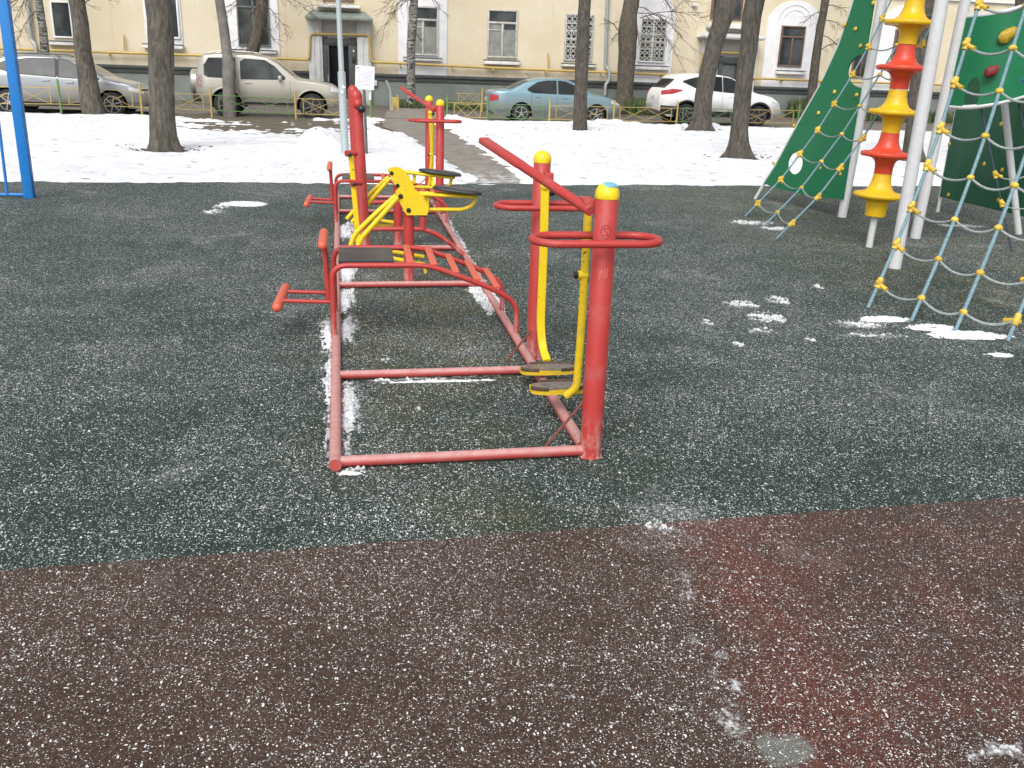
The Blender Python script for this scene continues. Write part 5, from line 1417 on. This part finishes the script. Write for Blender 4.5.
# second entrance behind the trunks
l, r, zb, zt, dl, dr, dt, f = entrance(0,0,0,(697,36,757,41,31),(718,57,737,112),(699,716,738,754),False,None,'jamb')
q = MB(); q.box(((dl+dr)/2-.05,YB-.06,dt/2-.2), (dr-dl-.4,.07,dt-.1), None, .01); q = q.build('door_leaf', 'dark_metal', f)
kp = F(729,60); MB().box((kp.x,YB-.105,kp.z), (.3,.012,.22)).build('door_notice', 'paper', f)
MB().tube([(dr-.55,YB-.13,.95),(dr-.55,YB-.13,1.2)], .02, 8).build('door_handle', 'galv', f)
sl, sr, sb, st = rect(714,-25,741,21)
sw_ = MB(); sw_.box(((sl+sr)/2,YB-.03,(sb+st)/2), (sr-sl,.07,st-sb), None, .01); sw_.box(((sl+sr)/2,YB-.045,(sb+st)/2), (.08,.07,st-sb)); sw_ = sw_.build('stair_window', 'brown_frame', hb)
for s in (-1,1): MB().box(((sl+sr)/2+s*(sr-sl)*.24,YB-.072,(sb+st)/2), ((sr-sl)*.38,.01,st-sb-.15)).build('glazing', 'pane', sw_)
sl, sr, sb, st = rect(706,24,750,30); MB().box(((sl+sr)/2,YB-.3,(sb+st)/2), (sr-sl,.6,st-sb), None, .03).build('stair_window_sill', 'sill', hb)
# gas pipe with its loops over the doors
gp = [F(-60,46.5),F(200,55.5),F(291,59),F(309.5,60),F(310.5,34),F(368.5,35.3),F(371,62),F(390,62.8),F(480,67.3),F(570,71),F(650,74),F(696,76),F(700,52),F(745,53.5),F(747,78),F(810,80.5),F(1040,88)]
gp = [V(p.x, YB-.22-(.0 if not 300 < 0 else 0), p.z) for p in gp]
for i in (4,5): gp[i].y = YB-.36
for i in (3,6): gp[i].y = YB-.36
for i in (11,12,13,14): gp[i].y = YB-.36
gp[2].y = YB-.30; gp[7].y = YB-.28
gpo = MB(); gpo.tube(fillet(gp, .16), .047, 12); gpo = gpo.build('gas_pipe', 'gas', hb)
for x in (110,250,400,452,492,545,600,660,780,830):
    p = F(x, 52+(x-90)*.0389); q = MB(); q.box((p.x,YB-.16,p.z-.06), (.06,.2,.12)); q.build('pipe_bracket', 'gas', gpo)
for x, y0 in ((547.5,53),(124.5,35)):
    p, q_ = F(x, y0), F(x+.5, y0+15); q = MB(); q.tube([V(p.x,YB-.12,p.z), V(q_.x,YB-.12,q_.z)], .03, 8); q.build('pipe_stub', 'gas', gpo)
# downpipes with a crooked shoe
for (x0,y0,x1,y1) in ((26.5,-30,32.5,40),(607.5,-30,604.5,66)):
    a, b = F(x0,y0), F(x1,y1); a.y = b.y = YB-.16
    q = MB(); q.tube(fillet([a, b, b+V(.18,-.12,-.22), b+V(.16,-.14,-.6), b+V(.02,-.14,-.75), b+V(.02,-.14,-1.2)], .08), .075, 12); q.build('downpipe', 'pale_pipe', hb)
p = F(374,83); MB().box((p.x,YB-.2,p.z), (.24,.14,.22), None, .02).build('meter_box', 'jamb', hb)
p = F(694,5); MB().box((p.x,YB-.08,p.z), (.22,.16,.12), None, .02).build('wall_bracket', 'sill', hb)
b = MB(); b.box((4,YB-.06,F(500,-24).z), (92,.12,.10), None, .02); b.build('string_course', 'white_render', hb)

# weeds and dead stalks along the foot of the house
wd = MB(); rd = random.Random(9)
def weeds(xa, xb, y0, y1, n, h):
    for k in range(n):
        x, y = rd.uniform(xa, xb), rd.uniform(y0, y1); hh = h*rd.uniform(.3,1); a = rd.uniform(0,6.28); w_ = rd.uniform(.02,.06)
        p = V(x, y, -.08); q = p+V(rd.uniform(-.2,.2), rd.uniform(-.1,.1), hh); s = V(math.cos(a)*w_, math.sin(a)*w_, 0)
        m_ = p.lerp(q,.6)+V(rd.uniform(-.06,.06),0,0)
        o_ = len(wd.v); wd.v += [tuple(p-s*.4), tuple(p+s*.4), tuple(m_+s), tuple(q), tuple(m_-s)]; wd.f.append((o_,o_+1,o_+2,o_+3,o_+4))
weeds(F(618,0).x, F(662,0).x, 37.4, 39.6, 1500, .75); weeds(F(796,0).x, F(845,0).x, 37.4, 39.6, 1900, .95)
weeds(F(395,0).x, F(420,0).x, 37.0, 39.4, 500, .4); weeds(F(845,0).x, F(960,0).x, 37.6, 39.6, 1400, .6); weeds(F(440,0).x, F(500,0).x, 37.6, 39.6, 500, .4)
tag(wd.build('weeds', 'weeds', origin=(0,0,0), smooth=False), 'straggly green weeds along the foot of the house', 'weeds', kind='stuff')
sheet('verge', [(-60,36.5),(80,37.1),(80,40),(-60,40)], 'soil', -.052)

# ------------------------------------------------------------------ light
wld = bpy.data.worlds.new('World'); scene.world = wld; wld.use_nodes = True
nt = wld.node_tree; bg = nt.nodes['Background']
sky = nt.nodes.new('ShaderNodeTexSky'); sky.sky_type = 'NISHITA'; sky.sun_disc = False
EL, AZ = R(48), R(205)                        # high thin overcast, brighter behind the viewer
sky.sun_elevation = EL; sky.sun_rotation = AZ; sky.air_density = 1.0; sky.dust_density = 4.0; sky.ozone_density = 1.0
hs2 = nt.nodes.new('ShaderNodeHueSaturation'); hs2.inputs['Saturation'].default_value = .28
nt.links.new(sky.outputs[0], hs2.inputs['Color']); nt.links.new(hs2.outputs[0], bg.inputs[0]); bg.inputs[1].default_value = .12
sun = bpy.data.lights.new('sun', 'SUN'); sun.energy = 1.0; sun.angle = R(35); sun.color = (1,.97,.93)
so_ = bpy.data.objects.new('sun', sun); C.objects.link(so_)
sd = V(math.sin(AZ)*math.cos(EL), math.cos(AZ)*math.cos(EL), math.sin(EL))
so_.rotation_euler = (-sd).to_track_quat('-Z','Y').to_euler()
vs = scene.view_settings; vs.view_transform = 'Standard'; vs.look = 'None'; vs.gamma = 1; vs.use_curve_mapping = False; vs.exposure = 0.73
scene.render.engine = 'CYCLES'
